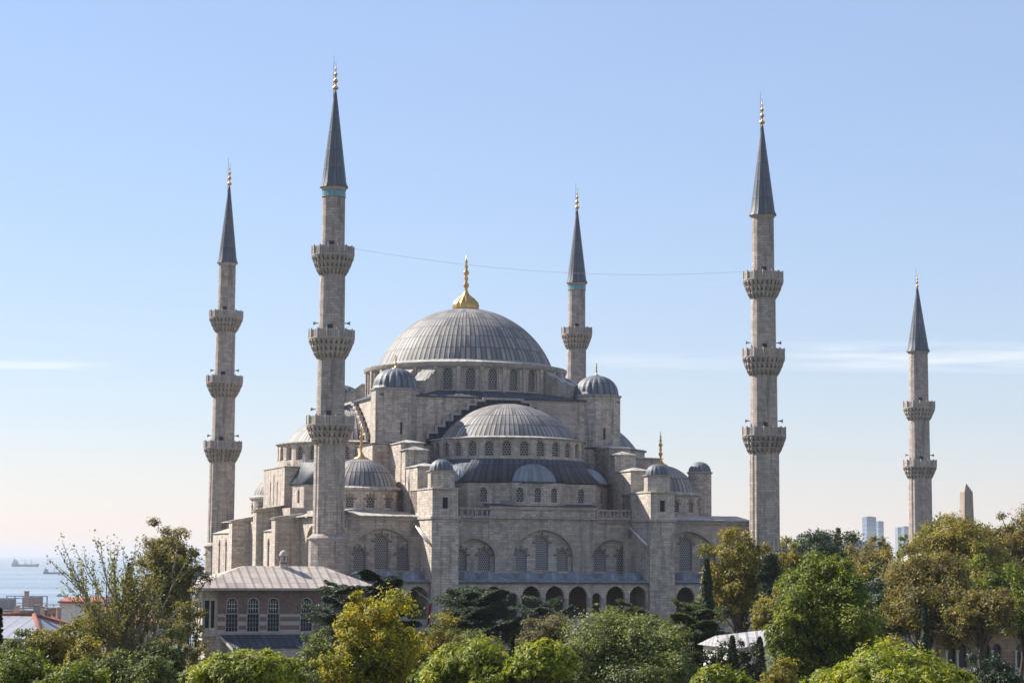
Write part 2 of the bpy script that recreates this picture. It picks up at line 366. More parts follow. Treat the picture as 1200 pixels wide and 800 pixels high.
GM.l(GM.ramp(GM.noise(_ob, .06, 8, .7), [(.35, (.035, .05, .018)), (.5, (.07, .08, .035)), (.62, (.14, .12, .085))]), GM.p.inputs['Base Color']); GM.p.inputs['Roughness'].default_value = .95
for i in range(len(xs)-1):
    for j in range(len(ys)-1):
        q = [(xs[i], ys[j]), (xs[i+1], ys[j]), (xs[i+1], ys[j+1]), (xs[i], ys[j+1])]
        g.poly([(x, y, gz(x, y)) for x, y in q], GM.m, smooth=True)
tag(g.build('ground'), kind='structure')
SM = NT('sea_water'); _ob = SM.n('TexCoord').outputs['Object']
SM.l(SM.ramp(SM.noise(_ob, .0009, 5, .6, (.25, 3.5, 1)), [(.3, (.12, .18, .23)), (.7, (.20, .26, .31))]), SM.p.inputs['Base Color'])
SM.l(SM.ramp(SM.noise(_ob, .0011, 5, .62, (.18, 3.2, 1)), [(.35, (.16,)*3), (.65, (.42,)*3)]), SM.p.inputs['Roughness'])
SM.bump(SM.noise(_ob, .12, 6, .7), .35, .4)
g = MB()
g.poly([(-60000, -2000, -30), (60000, -2000, -30), (60000, 60000, -30), (-60000, 60000, -30)], SM.m)
tag(g.build('sea'), kind='structure')
# air: one even haze box round everything
hz = bpy.data.materials.new('haze'); hz.use_nodes = True; hn = hz.node_tree; hn.nodes.clear()
ho = hn.nodes.new('ShaderNodeOutputMaterial'); hv = hn.nodes.new('ShaderNodeVolumePrincipled')
hv.inputs['Color'].default_value = (.88, .92, 1, 1); hv.inputs['Density'].default_value = 6e-5; hv.inputs['Anisotropy'].default_value = 0
hn.links.new(hv.outputs[0], ho.inputs['Volume'])
g = MB(); g.box(-60500, 60500, -2500, 60500, -31.2, 92, hz); tag(g.build('haze'), kind='stuff')
hz.volume_intersection_method = 'FAST' if hasattr(hz, 'volume_intersection_method') else None if False else 'FAST'

# ------------------------------------------------------------------ the mosque
MQ = empty('mosque', wpos(0, 0), 'huge grey stone mosque with cascading lead domes rising in the middle of the picture', 'mosque', ROT)
CU, CV = 31.0, 38.8
def fr(side):
    ax = {'front': ((1, 0), (0, -1)), 'qibla': ((0, -1), (-1, 0)), 'back': ((-1, 0), (0, 1)), 'court': ((0, 1), (1, 0))}[side]
    return lambda a, o: (CU+ax[0][0]*a+ax[1][0]*o, CV+ax[0][1]*a+ax[1][1]*o)
# --- great dome and drum
m = MB()
m.lathe((CU, CV), cap_profile(13.6, 42.55, 9.35, 24), LEADD, 104*4, True, 104, rad=ribs(104, .003, 10))
dome = m.build('great_dome', MQ)
m = MB(); m.lathe((CU, CV), [(15.75, 41.9), (15.95, 41.95), (15.95, 42.1), (14.6, 42.35), (13.5, 42.7)], LEADL, 112, False, 96); m.build('dome_eave', dome)
finial((CU, CV), 51.85, 8.7, dome, True, 1.95)
drum = MB(); wins = []; N = 28; R0 = 15.5
da = 2*math.pi/N; ph0 = -math.pi/2-math.radians(1.6)-ROT*0+math.radians(18.6)-math.radians(18.6)
for k in range(N):
    a0, a1 = ph0+(k-.5)*da, ph0+(k+.5)*da
    A = (CU+R0*math.cos(a0), CV+R0*math.sin(a0)); B = (CU+R0*math.cos(a1), CV+R0*math.sin(a1))
    w = Wall(A, B); h = arch(w.L/2, 1.35, 38.0, 41.15); o2 = arch(w.L/2, 1.35+.5, 37.9, 41.45)
    w.sheet(drum, [(0, 37.0), (w.L, 37.0), (w.L, 42), (0, 42)], [o2], STONE, 0, k*3.1); w.jamb(drum, o2, 0, .18, TRIM)
    w.sheet(drum, o2, [h], TRIM, .18); w.jamb(drum, h, .18, .6, STONE); wins.append((w, h))
    n = Vector((math.cos(a1), math.sin(a1))); t = Vector((-n.y, n.x)); c = Vector((CU, CV))+n*(R0+.02)
    drum.obox((c.x, c.y, 39.4), (*(n*.22), 0), (*(t*.28), 0), (0, 0, 2.42), STONE)
dr = drum.build('dome_drum', MQ)
for w, h in wins: w.window(h, .5, dr, GRILD)
m = MB(); m.lathe((CU, CV), [(15.5, 41.2), (15.85, 41.5), (15.98, 41.9), (15.7, 42.1)], TRIM, 56, False); m.build('drum_cornice', dr)
# buttresses of the drum: a sloping wing toward each corner tower, and a short block each side of it
for sx, sy in ((-1, -1), (1, -1), (1, 1), (-1, 1)):
    for dang in (-.115, .115):
        an = math.atan2(16.3*sy, 15.75*sx)+dang; d = Vector((math.cos(an), math.sin(an))); t = Vector((-d.y, d.x)); c0 = Vector((CU, CV)); m = MB()
        pr = [(15.2, 36.9), (20.2, 36.9), (20.2, 38.9), (19.2, 39.5), (19.2, 39.1), (17.3, 40.4), (17.3, 40.0), (15.2, 41.5)]; hw = 1.0
        q = lambda r, s, z: (*(c0+d*r+t*s), z)
        for s_ in (-1, 1):
            w_ = Wall(tuple(c0+d*15.2+t*hw*s_), tuple(c0+d*20.2+t*hw*s_)) if s_ < 0 else Wall(tuple(c0+d*20.2+t*hw), tuple(c0+d*15.2+t*hw))
            P_ = [(r-15.2, z) for r, z in pr]; P_ = P_ if s_ < 0 else [(5.0-r, z) for r, z in P_][::-1]; w_.sheet(m, P_, [], STONE)
        for j in range(1, len(pr)-1):
            (r0, z0), (r1, z1) = pr[j], pr[j+1]; m.poly([q(r0, -hw-.1, z0), q(r0, hw+.1, z0), q(r1, hw+.1, z1), q(r1, -hw-.1, z1)], STONE if j in (1, 3, 5) else LEADL)
        m.build('drum_buttress', dr)
# --- square base under the drum, lead skirt
m = MB()
sq = 18.6
N = 64
def sqp(t):
    c, s = math.cos(t), math.sin(t); k = sq/max(abs(c), abs(s)); return (CU+c*k, CV+s*k)
for k in range(N):
    t0, t1 = 2*math.pi*(k+.0)/N, 2*math.pi*(k+1)/N
    p = lambda t, r: (CU+r*math.cos(t), CV+r*math.sin(t))
    m.poly([(*sqp(t0), 36.55), (*sqp(t1), 36.55), (*p(t1, 15.4), 37.75), (*p(t0, 15.4), 37.75)], LEADR, [(k*1.8, 0), (k*1.8+1.8, 0), (k*1.8+1.8, 3), (k*1.8, 3)])
m.box(CU-sq, CU+sq, CV-sq, CV+sq, 36.35, 36.55, LEADR)
m.build('skirt_roof', MQ)
base = MB(); base.box(CU-18.3, CU+18.3, CV-18.3, CV+18.3, 19, 36.35, STONE); base.build('central_block', MQ)
# stepped extrados + half domes on four sides
def half_dome(side, off, poly, full, spoly=None):
    P = fr(side); cx, cy = P(0, off); A0 = {'front': -math.pi/2, 'qibla': math.pi, 'back': math.pi/2, 'court': 0}[side]
    # stepped gable of the great arch
    m = MB(); st = [(10.3, 31.1), (9.1, 32.1), (7.9, 33.0), (6.7, 33.9), (5.5, 34.7), (4.3, 35.4), (3.0, 36.0)]
    Wl = Wall(P(-14, 18.35), P(14, 18.35)) if True else None
    o = 18.7; w = Wall(P(-14, o), P(14, o)); o_ = [(14-11.6, 29.6), (14+11.6, 29.6)]
    R = []; px = 11.6
    for x, z in st: R += [(14+px, z), (14+x, z)]; px = x
    R = R+[(14+px, 36.35)]
    Lf = [(28-a, b) for a, b in R[::-1]]
    w.sheet(m, o_+R+Lf, [], LEADR); w.jamb(m, [(a, b) for a, b in (o_+R+Lf)], 0, .45, LEADR)
    m.build('great_arch', MQ)
    m = MB()     # pale stone coping following the steps
    for s in (-1, 1):
        px = 11.6; pz = 30.2
        for x, z in st+[(0, 36.32)]:
            c = Vector(P(s*px, o+.12)); ax = Vector(P(1, 0))-Vector(P(0, 0)); oy = Vector(P(0, 1))-Vector(P(0, 0))
            if x > 0: m.obox((c.x, c.y, (pz+z)/2), (ax.x*.2, ax.y*.2, 0), (oy.x*.28, oy.y*.28, 0), (0, 0, (z-pz)/2), TRIM)
            c = Vector(P(s*(px+x)/2, o+.12)); hl = (px-x)/2+.2
            m.obox((c.x, c.y, z), (ax.x*hl, ax.y*hl, 0), (oy.x*.3, oy.y*.3, 0), (0, 0, .17), TRIM)
            px, pz = x, z
    m.build('arch_coping', MQ)
    # half dome
    m = MB(); m.lathe((cx, cy), cap_profile(9.95, 30.15, 5.3, 16), LEADD, 84*4, True, 84, rad=ribs(84, .003, 10))
    hd = m.build('half_dome', MQ)
    m = MB(); m.lathe((cx, cy), [(11.45, 29.75), (11.62, 29.8), (11.62, 29.95), (10.9, 30.02), (10.1, 30.2)], LEADL, 84, False, 72); m.build('dome_eave', hd)
    # drum with its row of windows
    m = MB(); ws = []; n = 14; da = math.pi/n; R0 = 11.3
    for k in range(-n//2-3, n//2+3):
        a0, a1 = A0+k*da, A0+(k+1)*da
        A = (cx+R0*math.cos(a0), cy+R0*math.sin(a0)); B = (cx+R0*math.cos(a1), cy+R0*math.sin(a1)); w = Wall(A, B)
        if -n//2 <= k < n//2 and full:
            h = arch(w.L/2, 1.15, 27.35, 29.35); o2 = arch(w.L/2, 1.5, 27.25, 29.5)
            w.sheet(m, [(0, 26), (w.L, 26), (w.L, 29.8), (0, 29.8)], [o2], STONE, 0, k*2.6); w.jamb(m, o2, 0, .12, TRIM); w.sheet(m, o2, [h], TRIM, .12); w.jamb(m, h, .12, .6, STONE); ws.append((w, h))
        else: w.sheet(m, [(0, 26), (w.L, 26), (w.L, 29.8), (0, 29.8)], [], STONE, 0, k*2.6)
    sd_ = m.build('half_dome_drum', MQ)
    for w, h in ws: w.window(h, .45, sd_, GRILD)
    # lead skirt between drum and lower wall, lower wall with windows
    m = MB(); low = MB(); ws = []
    for rnd_, pl_ in ((0, spoly or poly), (1, poly)):
        pts = [P(a, off+o) for a, o in pl_]; n = len(pts)
        angs = [math.atan2(*[(p[i]-c) for i, c in ((1, cy), (0, cx))]) for p in pts]
        for i in range(n-1):
            (a0, a1) = angs[i], angs[i+1]
            if a1 < a0-math.pi: a1 += 2*math.pi
            K = 4
            for k in range(K if rnd_ == 0 else 0):
                f0, f1 = k/K, (k+1)/K
                q = lambda f, e=0: (pts[i][0]*(1-f)+pts[i+1][0]*f, pts[i][1]*(1-f)+pts[i+1][1]*f)
                r = lambda f: (cx+11.3*math.cos(a0*(1-f)+a1*f), cy+11.3*math.sin(a0*(1-f)+a1*f))
                ev = lambda p: (cx+(p[0]-cx)*1.025, cy+(p[1]-cy)*1.025)
                L = math.dist(pts[i], pts[i+1])
                m.poly([(*ev(q(f0)), 23.55), (*ev(q(f1)), 23.55), (*r(f1), 26.9), (*r(f0), 26.9)], LEADR, [(i*7+f0*L, 0), (i*7+f1*L, 0), (i*7+f1*L, 4), (i*7+f0*L, 4)], True)
                m.poly([(*q(f0), 23.4), (*q(f1), 23.4), (*ev(q(f1)), 23.55), (*ev(q(f0)), 23.55)], LEADR)
            if rnd_ == 0: continue
            w = Wall(pts[i], pts[i+1]); hs = []
            if full and w.L > 2.1:
                nw = max(1, round(w.L/4.2))
                for j in range(nw): hs.append(arch(w.L*(j+.5)/nw, .95, 20.75, 22.75))
            w.sheet(low, [(0, 19), (w.L, 19), (w.L, 23.45), (0, 23.45)], hs, STONE, 0, i*5)
            for h in hs: w.jamb(low, h, 0, .4, TRIM); ws.append((w, h))
    m.build('skirt_roof', MQ); lo = low.build('lower_wall', MQ)
    for w, h in ws: w.window(h, .35, lo, GRILD)
    # small exedra domes bulging out of the skirt
    for a, o, r in ((0, off+9.4, 4.2), (-9.3, off+6.6, 3.6), (9.3, off+6.6, 3.6)) if side != 'qibla' else ((-9.8, off+6.2, 3.6), (9.8, off+6.2, 3.6)):
        m = MB(); m.lathe(P(a, o), cap_profile(r, 23.65, 3.05 if a == 0 else 2.4, 10), LEADG, 144, True, 36, rad=ribs(36, .01, 10)); m.lathe(P(a, o), [(r-.3, 23.35), (r+.32, 23.4), (r+.32, 23.56), (r-.2, 23.75)], LEADR, 36, False); m.build('exedra_dome', MQ)
PF = [(-15.8, -4), (-14.2, 2.0), (-13.2, 6.5), (-9.6, 10.9), (-5.0, 11.7), (-3.6, 12.9), (-1.5, 13.4), (1.5, 13.4), (3.6, 12.9), (5.0, 11.7), (9.6, 10.9), (13.2, 6.5), (14.2, 2.0), (15.8, -4)]
PQ = [(-16.5, 2), (-15.0, 7.0), (-12.5, 9.8), (-8, 10.8), (8, 10.8), (12.5, 10.2), (15.0, 7.0), (16.5, 2)]
PS = [(-15.8, -4), (-14.2, 2.0), (-13.2, 6.5), (-9.6, 10.9), (-5.0, 11.7), (5.0, 11.7), (9.6, 10.9), (13.2, 6.5), (14.2, 2.0), (15.8, -4)]
half_dome('front', 21.2, PF, True, PS); half_dome('qibla', 18.2, PQ, True)
half_dome('back', 21.2, PF, False, PS); half_dome('court', 18.2, PQ, False)
# corner towers with ribbed caps
for sx, sy in ((-1, -1), (1, -1), (1, 1), (-1, 1)):
    c = (CU+15.8*sx, CV+16.3*sy); p = ngon(c, 3.62, 8, math.pi/8); m = MB()
    m.prism(p, 29.5, 37.2, STONE); b = cornice(m, p, 37.45, .45, .22, TRIM); m.poly([(*q, 37.45) for q in b], LEADR)
    if sy < 0: m.box(c[0]-.16, c[0]+.16, c[1]-3.36, c[1]-3.30, 30.7, 32.4, DARK)
    tw = m.build('corner_tower', MQ)
    m = MB(); m.lathe(c, [(3.45, 37.45), (3.5, 37.55)]+[(3.38*math.cos(t)**.9, 37.6+2.95*math.sin(t)) for t in [i*math.pi/2/12 for i in range(12)]]+[(.0001, 40.55)], LEADB, 20*6, True, 20,
                      rad=lambda t, r, z: r*(1-.055*abs(math.cos(10*t))**3) if z > 37.6 else r)
    tdm = m.build('tower_dome', tw); finial(c, 40.45, 2.35, tw, False, .75)
    m = MB(); pb = ngon(c, 5.3, 4, math.pi/4) if False else [(c[0]-4.6, c[1]-4.6), (c[0]+4.6, c[1]-4.6), (c[0]+4.6, c[1]+4.6), (c[0]-4.6, c[1]+4.6)]
    m.prism(pb, 19, 29.1, STONE); pyr(m, pb, 29.1, .5, LEADR, .25); m.build('pier_block', MQ)
    # stepped buttress running out from the pier
    s = sy; f = lambda v: CV+sy*v; xa, xb = c[0]-1.75, c[0]+1.85
    def blk(v0, v1, z0, z1, x0=xa, x1=xb, rf=.55, name='stepped_buttress'):
        m = MB(); y0, y1 = sorted((f(v0), f(v1))); q = [(x0, y0), (x1, y0), (x1, y1), (x0, y1)]; m.prism(q, z0, z1, STONE); pyr(m, q, z1, rf, LEADL, .28); return m, m.build(name, MQ)
    blk(20.9, 26.6, 19, 29.0, xa-.2, xb-.4); blk(26.0, 28.6, 19, 27.9, xa-.1, xb-.4); blk(28.4, 34.6, 19, 25.35, xa, xb)
    # projecting block with its own little domed turret
    y0, y1 = sorted((f(31.2), f(42.0))); m = MB()
    Wf = Wall((xa, y0), (xb, y0)) if sy < 0 else Wall((xb, y1), (xa, y1))
    if sy < 0:
        hh = arch(Wf.L/2, .8, 19.5, 21.0, 'rect'); Wf.sheet(m, [(0, 18.3), (Wf.L, 18.3), (Wf.L, 22.1), (0, 22.1)], [hh], STONE); Wf.jamb(m, hh, 0, .5, TRIM)
        m.poly([(xa, y1, 18.3), (xa, y0, 18.3), (xa, y0, 22.1), (xa, y1, 22.1)], STONE); m.poly([(xb, y0, 18.3), (xb, y1, 18.3), (xb, y1, 22.1), (xb, y0, 22.1)], STONE)
        m.poly([(xb, y1, 18.3), (xa, y1, 18.3), (xa, y1, 22.1), (xb, y1, 22.1)], STONE)
    else: m.box(xa, xb, y0, y1, 18.3, 22.1, STONE)
    q = [(xa, y0), (xb, y0), (xb, y1), (xa, y1)]; pyr(m, q, 22.1, .35, LEADL, .3, .14); hb = m.build('head_block', MQ)
    if sy < 0: Wf.window(hh, .4, hb, DARK, frame=.22)
    c2 = (c[0]+.1, f(39.9)); p = ngon(c2, 1.85, 8, math.pi/8); m = MB(); m.prism(p, 22.1, 24.4, STONE); b = cornice(m, p, 24.62, .3, .22, TRIM); m.poly([(*z_, 24.62) for z_ in b], LEADR); tu = m.build('small_turret', MQ)
    m = MB(); m.lathe(c2, [(1.66*math.cos(t)**.9, 24.65+1.55*math.sin(t)) for t in [i*math.pi/2/8 for i in range(8)]]+[(.0001, 26.2)], LEADB, 96, True, 16, rad=lambda t, r, z: r*(1-.06*abs(math.cos(8*t))**3)); m.build('turret_dome', tu)
# corner domes
for sx, sy in ((-1, -1), (1, -1), (-1, 1), (1, 1)):
    c = (CU+22.95*sx, CV+24.4*sy); m = MB(); ws = []; n = 12; R0 = 5.75
    for k in range(n):
        a0, a1 = 2*math.pi*(k-.5)/n, 2*math.pi*(k+.5)/n; w = Wall((c[0]+R0*math.cos(a0), c[1]+R0*math.sin(a0)), (c[0]+R0*math.cos(a1), c[1]+R0*math.sin(a1)))
        h = arch(w.L/2, 1.1, 19.75, 21.35); w.sheet(m, [(0, 18.5), (w.L, 18.5), (w.L, 22.3), (0, 22.3)], [h], STONE, 0, k*3); w.jamb(m, h, 0, .35, TRIM); ws.append((w, h))
    cd = m.build('corner_dome_drum', MQ)
    for w, h in ws: w.window(h, .3, cd, GRILD, .55)
    m = MB(); m.lathe(c, [(5.75, 22.1), (6.0, 22.3), (6.0, 22.5), (5.3, 22.75)], LEADL, 48, False, 40)
    m.lathe(c, cap_profile(5.3, 22.7, 4.1, 12), LEADD, 176, True, 44, rad=ribs(44, .004, 12)); dm = m.build('corner_dome', MQ)
    finial(c, 26.7, 5.1 if sy < 0 else 3.2, dm, False, 1.15)
# round stair tower near the courtyard corner
m = MB(); c = (60.3, 14.5); m.lathe(c, [(1.75, 18), (1.75, 25.6), (1.95, 25.7), (1.95, 25.9)], STONE, 16, False); m.lathe(c, [(1.8, 25.9)]+[(1.72*math.cos(t), 25.95+1.5*math.sin(t)) for t in [i*math.pi/2/7 for i in range(7)]]+[(.0001, 27.45)], LEADB, 96, True, 16, rad=lambda t, r, z: r*(1-.05*abs(math.cos(8*t))**3)); m.build('stair_turret', MQ)
# low steps behind the right tower
m = MB()
for x0, x1, y0, y1, z in ((48.6, 56.5, 20, 28, 28.0), (53, 59.5, 24, 34, 26.2)):
    q = [(x0, y0), (x1, y0), (x1, y1), (x0, y1)]; m.prism(q, 19, z, STONE); pyr(m, q, z, .35, LEADL, .3)
m.build('side_block', MQ)
# qibla tower block with three tall slits
m = MB(); w = Wall((1.0, 47.3), (1.0, 32.4)); hs = [arch(w.L/2+dx, .62, 20.6, zt, 'pointed') for dx, zt in ((-2.5, 24.2), (0, 25.4), (2.5, 24.2))]
w.sheet(m, [(0, 18), (w.L, 18), (w.L, 26.2), (0, 26.2)], hs, STONE)
for h in hs: w.jamb(m, h, 0, .5, TRIM)
m.poly([(1.0, 32.4, 18), (5.6, 32.4, 18), (5.6, 32.4, 26.2), (1.0, 32.4, 26.2)], STONE); m.poly([(5.6, 47.3, 18), (1.0, 47.3, 18), (1.0, 47.3, 26.2), (5.6, 47.3, 26.2)], STONE)
q = [(1.0, 32.4), (5.6, 32.4), (5.6, 47.3), (1.0, 47.3)]; pyr(m, q, 26.2, .5, LEADL, .35); qb = m.build('mihrab_block', MQ)
for h in hs: w.window(h, .45, qb, GRILD)
# --- roof terraces
m = MB()
m.box(2.5, 61.5, 8.0, 69.6, 17.8, 18.9, STONE, LEADL)
def strip(p0, p1, q0, q1, mat): m.poly([p0, p1, q1, q0], mat)
for (x0, x1, zt) in ((-.2, 13.4, 19.25), (17.3, 45, 19.3), (48.7, 63.6, 19.25)):
    y = 3.55
    m.poly([(x0, y, 18.55), (x1, y, 18.55), (x1, 8.6, zt), (x0, 8.6, zt)], LEADL); m.poly([(x0, y, 18.4), (x1, y, 18.4), (x1, y, 18.55), (x0, y, 18.55)], LEADL)
    m.poly([(x0, 8.6, zt), (x1, 8.6, zt), (x1, 12, zt), (x0, 12, zt)], LEADL); m.poly([(x0, 12, 18.4), (x0, y, 18.4), (x0, y, 18.55), (x0, 8.6, zt), (x0, 12, zt)], STONE); m.poly([(x1, y, 18.4), (x1, 12, 18.4), (x1, 12, zt), (x1, 8.6, zt), (x1, y, 18.55)], STONE)
m.build('terrace_roof', MQ)
m = MB()
for (y0, y1, x) in ((3.0, 24.0, -.3), (56, 77, -.3)):
    m.poly([(x, y1, 18.6), (x, y0, 18.6), (4.5, y0, 19.5), (4.5, y1, 19.5)], LEADL); m.poly([(x, y1, 18.45), (x, y0, 18.45), (x, y0, 18.6), (x, y1, 18.6)], LEADL)
m.poly([(-2.8, 35.2, 19.9), (-2.8, 31.5, 19.9), (1.2, 31.5, 20.5), (1.2, 35.2, 20.5)], LEADL); m.box(.5, 6, 26, 52, 18, 20.0, STONE, LEADL)
m.build('terrace_roof', MQ)
# --- north-east facade at v = 4
FZ = 18.4
fac = MB(); w = Wall((-.0, 4), (63.5, 4)); fw = []
big = [(8.55, 8.7, 16.85), (31.8, 8.9, 16.9), (53.7, 8.9, 16.9)]; sm_ = [(21.6, 6.2, 15.6), (42.2, 6.2, 15.6)]
holes = []
for c, ww, zt in big: holes.append((arch(c, ww, 10.9, zt, 'big', 10), [arch(c, 1.9, 11.3, 15.95, 'pointed'), arch(c-3.05, 1.65, 11.2, 14.1, 'pointed'), arch(c+3.05, 1.65, 11.2, 14.1, 'pointed')]))
for c, ww, zt in sm_: holes.append((arch(c, ww, 10.9, zt, 'big', 10), [arch(c-1.7, 1.75, 11.2, 14.1, 'pointed'), arch(c+1.7, 1.75, 11.2, 14.1, 'pointed')]))
w.sheet(fac, [(0, 0), (63.5, 0), (63.5, FZ), (39.6, FZ), (39.6, 20.15), (23.9, 20.15), (23.9, FZ), (0, FZ)], [h for h, _ in holes], STONE)
for h, sub in holes:
    w.jamb(fac, h, 0, .55, TRIM); w.sheet(fac, h, sub, STONE, .55)
    n = len(h); cx = (h[0][0]+h[1][0])/2; e = h[2:]        # proud moulding round the arch
    g2 = [(cx+(x-cx)*(1+.38/max(.5, abs(h[1][0]-cx))), z+.36*(max(0, z-e[0][1])/(max(q[1] for q in e)-e[0][1]))) for x, z in e]
    for i in range(len(e)-1):
        f = [e[i], g2[i], g2[i+1], e[i+1]]; fac.poly([w.p(*q, -.07) for q in f], TRIM)
        for a, b in ((f[1], f[2]), (f[3], f[0])): fac.poly([w.p(*a, -.07), w.p(*a, 0), w.p(*b, 0), w.p(*b, -.07)], TRIM)
    for s_ in sub: w.jamb(fac, s_, .55, 1.0, STONE); fw.append(s_)
for x0, x1 in ((0, 13.4), (17.2, 23.8), (39.7, 45), (48.7, 63.5)): fac.box(x0, x1, 3.78, 4.0, 17.95, 18.35, TRIM)
fac.box(23.7, 39.8, 3.72, 4.0, 19.7, 20.1, TRIM); fac.poly([(23.6, 3.6, 20.16), (39.9, 3.6, 20.16), (39.9, 6.6, 20.6), (23.6, 6.6, 20.6)], LEADR)
fac.poly([(23.9, 6.6, 18), (23.9, 4, 18), (23.9, 4, 20.1), (23.9, 6.6, 20.5)], STONE)
fo = fac.build('side_facade', MQ)
for h in fw: w.window(h, .85, fo, GRIL, .75, face=.55)
# balustrades
for x0, x1 in ((17.35, 23.8), (39.8, 45.0)):
    m = MB(); n = 9
    m.box(x0, x1, 3.7, 4.0, 18.55, 18.7, TRIM); m.box(x0, x1, 3.65, 4.05, 19.62, 19.82, TRIM)
    for k in range(n):
        x = x0+(x1-x0)*(k+.5)/n; m.lathe((x, 3.85), [(.13, 18.7), (.10, 18.95), (.17, 19.15), (.10, 19.4), (.14, 19.62)], TRIM, 8)
        if k % 3 == 0: m.box(x-.38, x-.2, 3.68, 4.02, 18.7, 19.65, TRIM)
    m.build('balustrade', MQ)
# big buttresses of the facade
for x0, x1 in ((13.4, 17.2), (44.95, 48.7)):
    m = MB(); m.box(x0, x1, -3.2, 4.0, 0, 18.1, STONE); q = [(x0, -3.2), (x1, -3.2), (x1, 4), (x0, 4)]; m.prism([(x0-.18, -3.4), (x1+.18, -3.4), (x1+.18, 4), (x0-.18, 4)], 18.1, 18.4, TRIM, LEADL)
    m.build('facade_buttress', MQ)
    m = MB(); m.tube([(x0-.25, 3.6, 17.4), (x0-.25, -2.7, 14.9)], .2, PIPE); m.tube([(x0-.6, 3.6, 17.6), (x0-.6, -2.7, 15.1)], .13, PIPE); m.tube([(x1+.3, 3.6, 16.2), (x1+.3, 1, 15.0)], .2, METAL)
    m.build('rain_pipe', MQ)
    m = MB(); x = x0-.02; m.poly([(x, 4, 14.2), (x, 1.5, 15.5), (x, 4, 17.2)], STONE) ; m.box(x0-1.2, x0, 3.0, 4.0, 10, 15.8, STONE, LEADL); m.build('buttress_footing', MQ)
# galleries with colonnades
def gallery(x0, x1, arches, domes, zp, name):
    m = MB(); y = -2.6; w = Wall((x0, y), (x1, y)); H = [arch(a-x0, ww, 4.75, zt, 'pointed' if ww > 2 else 'round') for a, ww, zt in arches]
    Lw = []
    for a in (x0+(x1-x0)*.12, x0+(x1-x0)*.3, x0+(x1-x0)*.62, x0+(x1-x0)*.85): Lw.append(arch(a-x0, 2.0, .1, 2.7, 'round'))
    w.sheet(m, [(0, 0), (w.L, 0), (w.L, 9.6), (0, 9.6)], H+Lw, STONE)
    for h in H+Lw: w.jamb(m, h, 0, .7, TRIM)
    w2 = [(x1, y+.7), (x0, y+.7)]
    ww = Wall(*w2); ww.sheet(m, [(0, 0), (ww.L, 0), (ww.L, 9.6), (0, 9.6)], [[(ww.L-a, b) for a, b in h[::-1]] for h in H+Lw], STONE)
    m.box(x0, x1, y-.12, y-.003, 3.95, 4.6, TRIM); m.box(x0, x1, y+.7, 4, 3.9, 4.1, TRIM); m.box(x0+.02, x1-.02, 3.85, 3.95, 4.1, 9.45, GSHADE); m.box(x0+.02, x1-.02, y+.72, 3.84, 9.35, 9.45, GSHADE)  # dark back and ceiling panels added to deepen the shade behind the arches
    for k in range(len(arches)-1):     # slim columns between the arches
        a, b = arches[k], arches[k+1]; x = ((a[0]+a[1]/2)+(b[0]-b[1]/2))/2
        m.lathe((x, y-.05), [(.26, 4.6), (.2, 4.8), (.19, 7.0), (.34, 7.45), (.34, 7.6)], TRIM, 10)
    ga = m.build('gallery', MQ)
    m = MB(); m.poly([(x0, -3.0, 9.7), (x1, -3.0, 9.7), (x1, 3.98, 10.85), (x0, 3.98, 10.85)], LEADG); m.poly([(x0, -3.0, 9.5), (x1, -3.0, 9.5), (x1, -3.0, 9.7), (x0, -3.0, 9.7)], LEADR); m.poly([(x0, 3.98, 9.5), (x1, 3.98, 9.5), (x1, -3, 9.5), (x0, -3, 9.5)], STONE)
    m.build('gallery_roof', ga)
    for x in domes:
        m = MB(); m.lathe((x, .3), cap_profile(1.75, 9.95, 1.25, 8), LEADG, 48, True, 16); m.build('gallery_dome', ga)
gallery(17.22, 44.93, [(18.8, 2.45, 9.15), (22.45, 2.6, 9.15), (25.15, 1.4, 8.25), (27.8, 2.75, 9.2), (31.2, 2.75, 9.2), (34.6, 2.8, 9.2), (37.3, 1.3, 8.25), (40.1, 2.8, 9.2), (43.45, 2.45, 9.2)], (19.2, 22.6, 28.1, 31.8, 35.3, 40.5, 43.7), 0, '')
gallery(2.6, 13.38, [(4.4, 2.6, 9.1), (8.0, 2.9, 9.1), (11.75, 2.95, 9.1)], (4.6, 8.3, 11.7), 0, '')
gallery(48.72, 61.6, [(50.6, 2.8, 9.1), (54.2, 2.8, 9.1), (57.8, 2.8, 9.1)], (51.4, 55.3, 59), 0, '')
# --- qibla wall (faces the sun) with buttresses
m = MB(); w = Wall((.5, 77.4), (.5, 4.0)); hs = []
for c, ww in ((77.4-11.8, 7.2), (77.4-66, 7.2)): hs.append((arch(c, ww, 6, 17.2, 'big', 10), arch(c, 1.7, 9.5, 15.9, 'pointed')))
hs += [(arch(77.4-27.5, 5, 6, 17.0, 'big', 10), arch(77.4-27.5, 1.3, 9.5, 15.5, 'pointed'))]
w.sheet(m, [(0, 0), (w.L, 0), (w.L, 18.4), (0, 18.4)], [h for h, _ in hs], STONE)
for h, s_ in hs: w.jamb(m, h, 0, .9, TRIM); w.sheet(m, h, [s_], STONE, .9); w.jamb(m, s_, .9, 1.4, TRIM)
m.poly([(63.5, 4, 0), (63.5, 77, 0), (63.5, 77, 18.4), (63.5, 4, 18.4)], STONE); m.poly([(63.5, 77, 0), (.5, 77, 0), (.5, 77, 18.4), (63.5, 77, 18.4)], STONE)
qw = m.build('qibla_wall', MQ)
for h, s_ in hs: w.window(s_, 1.3, qw, GRIL, .5, face=.9)
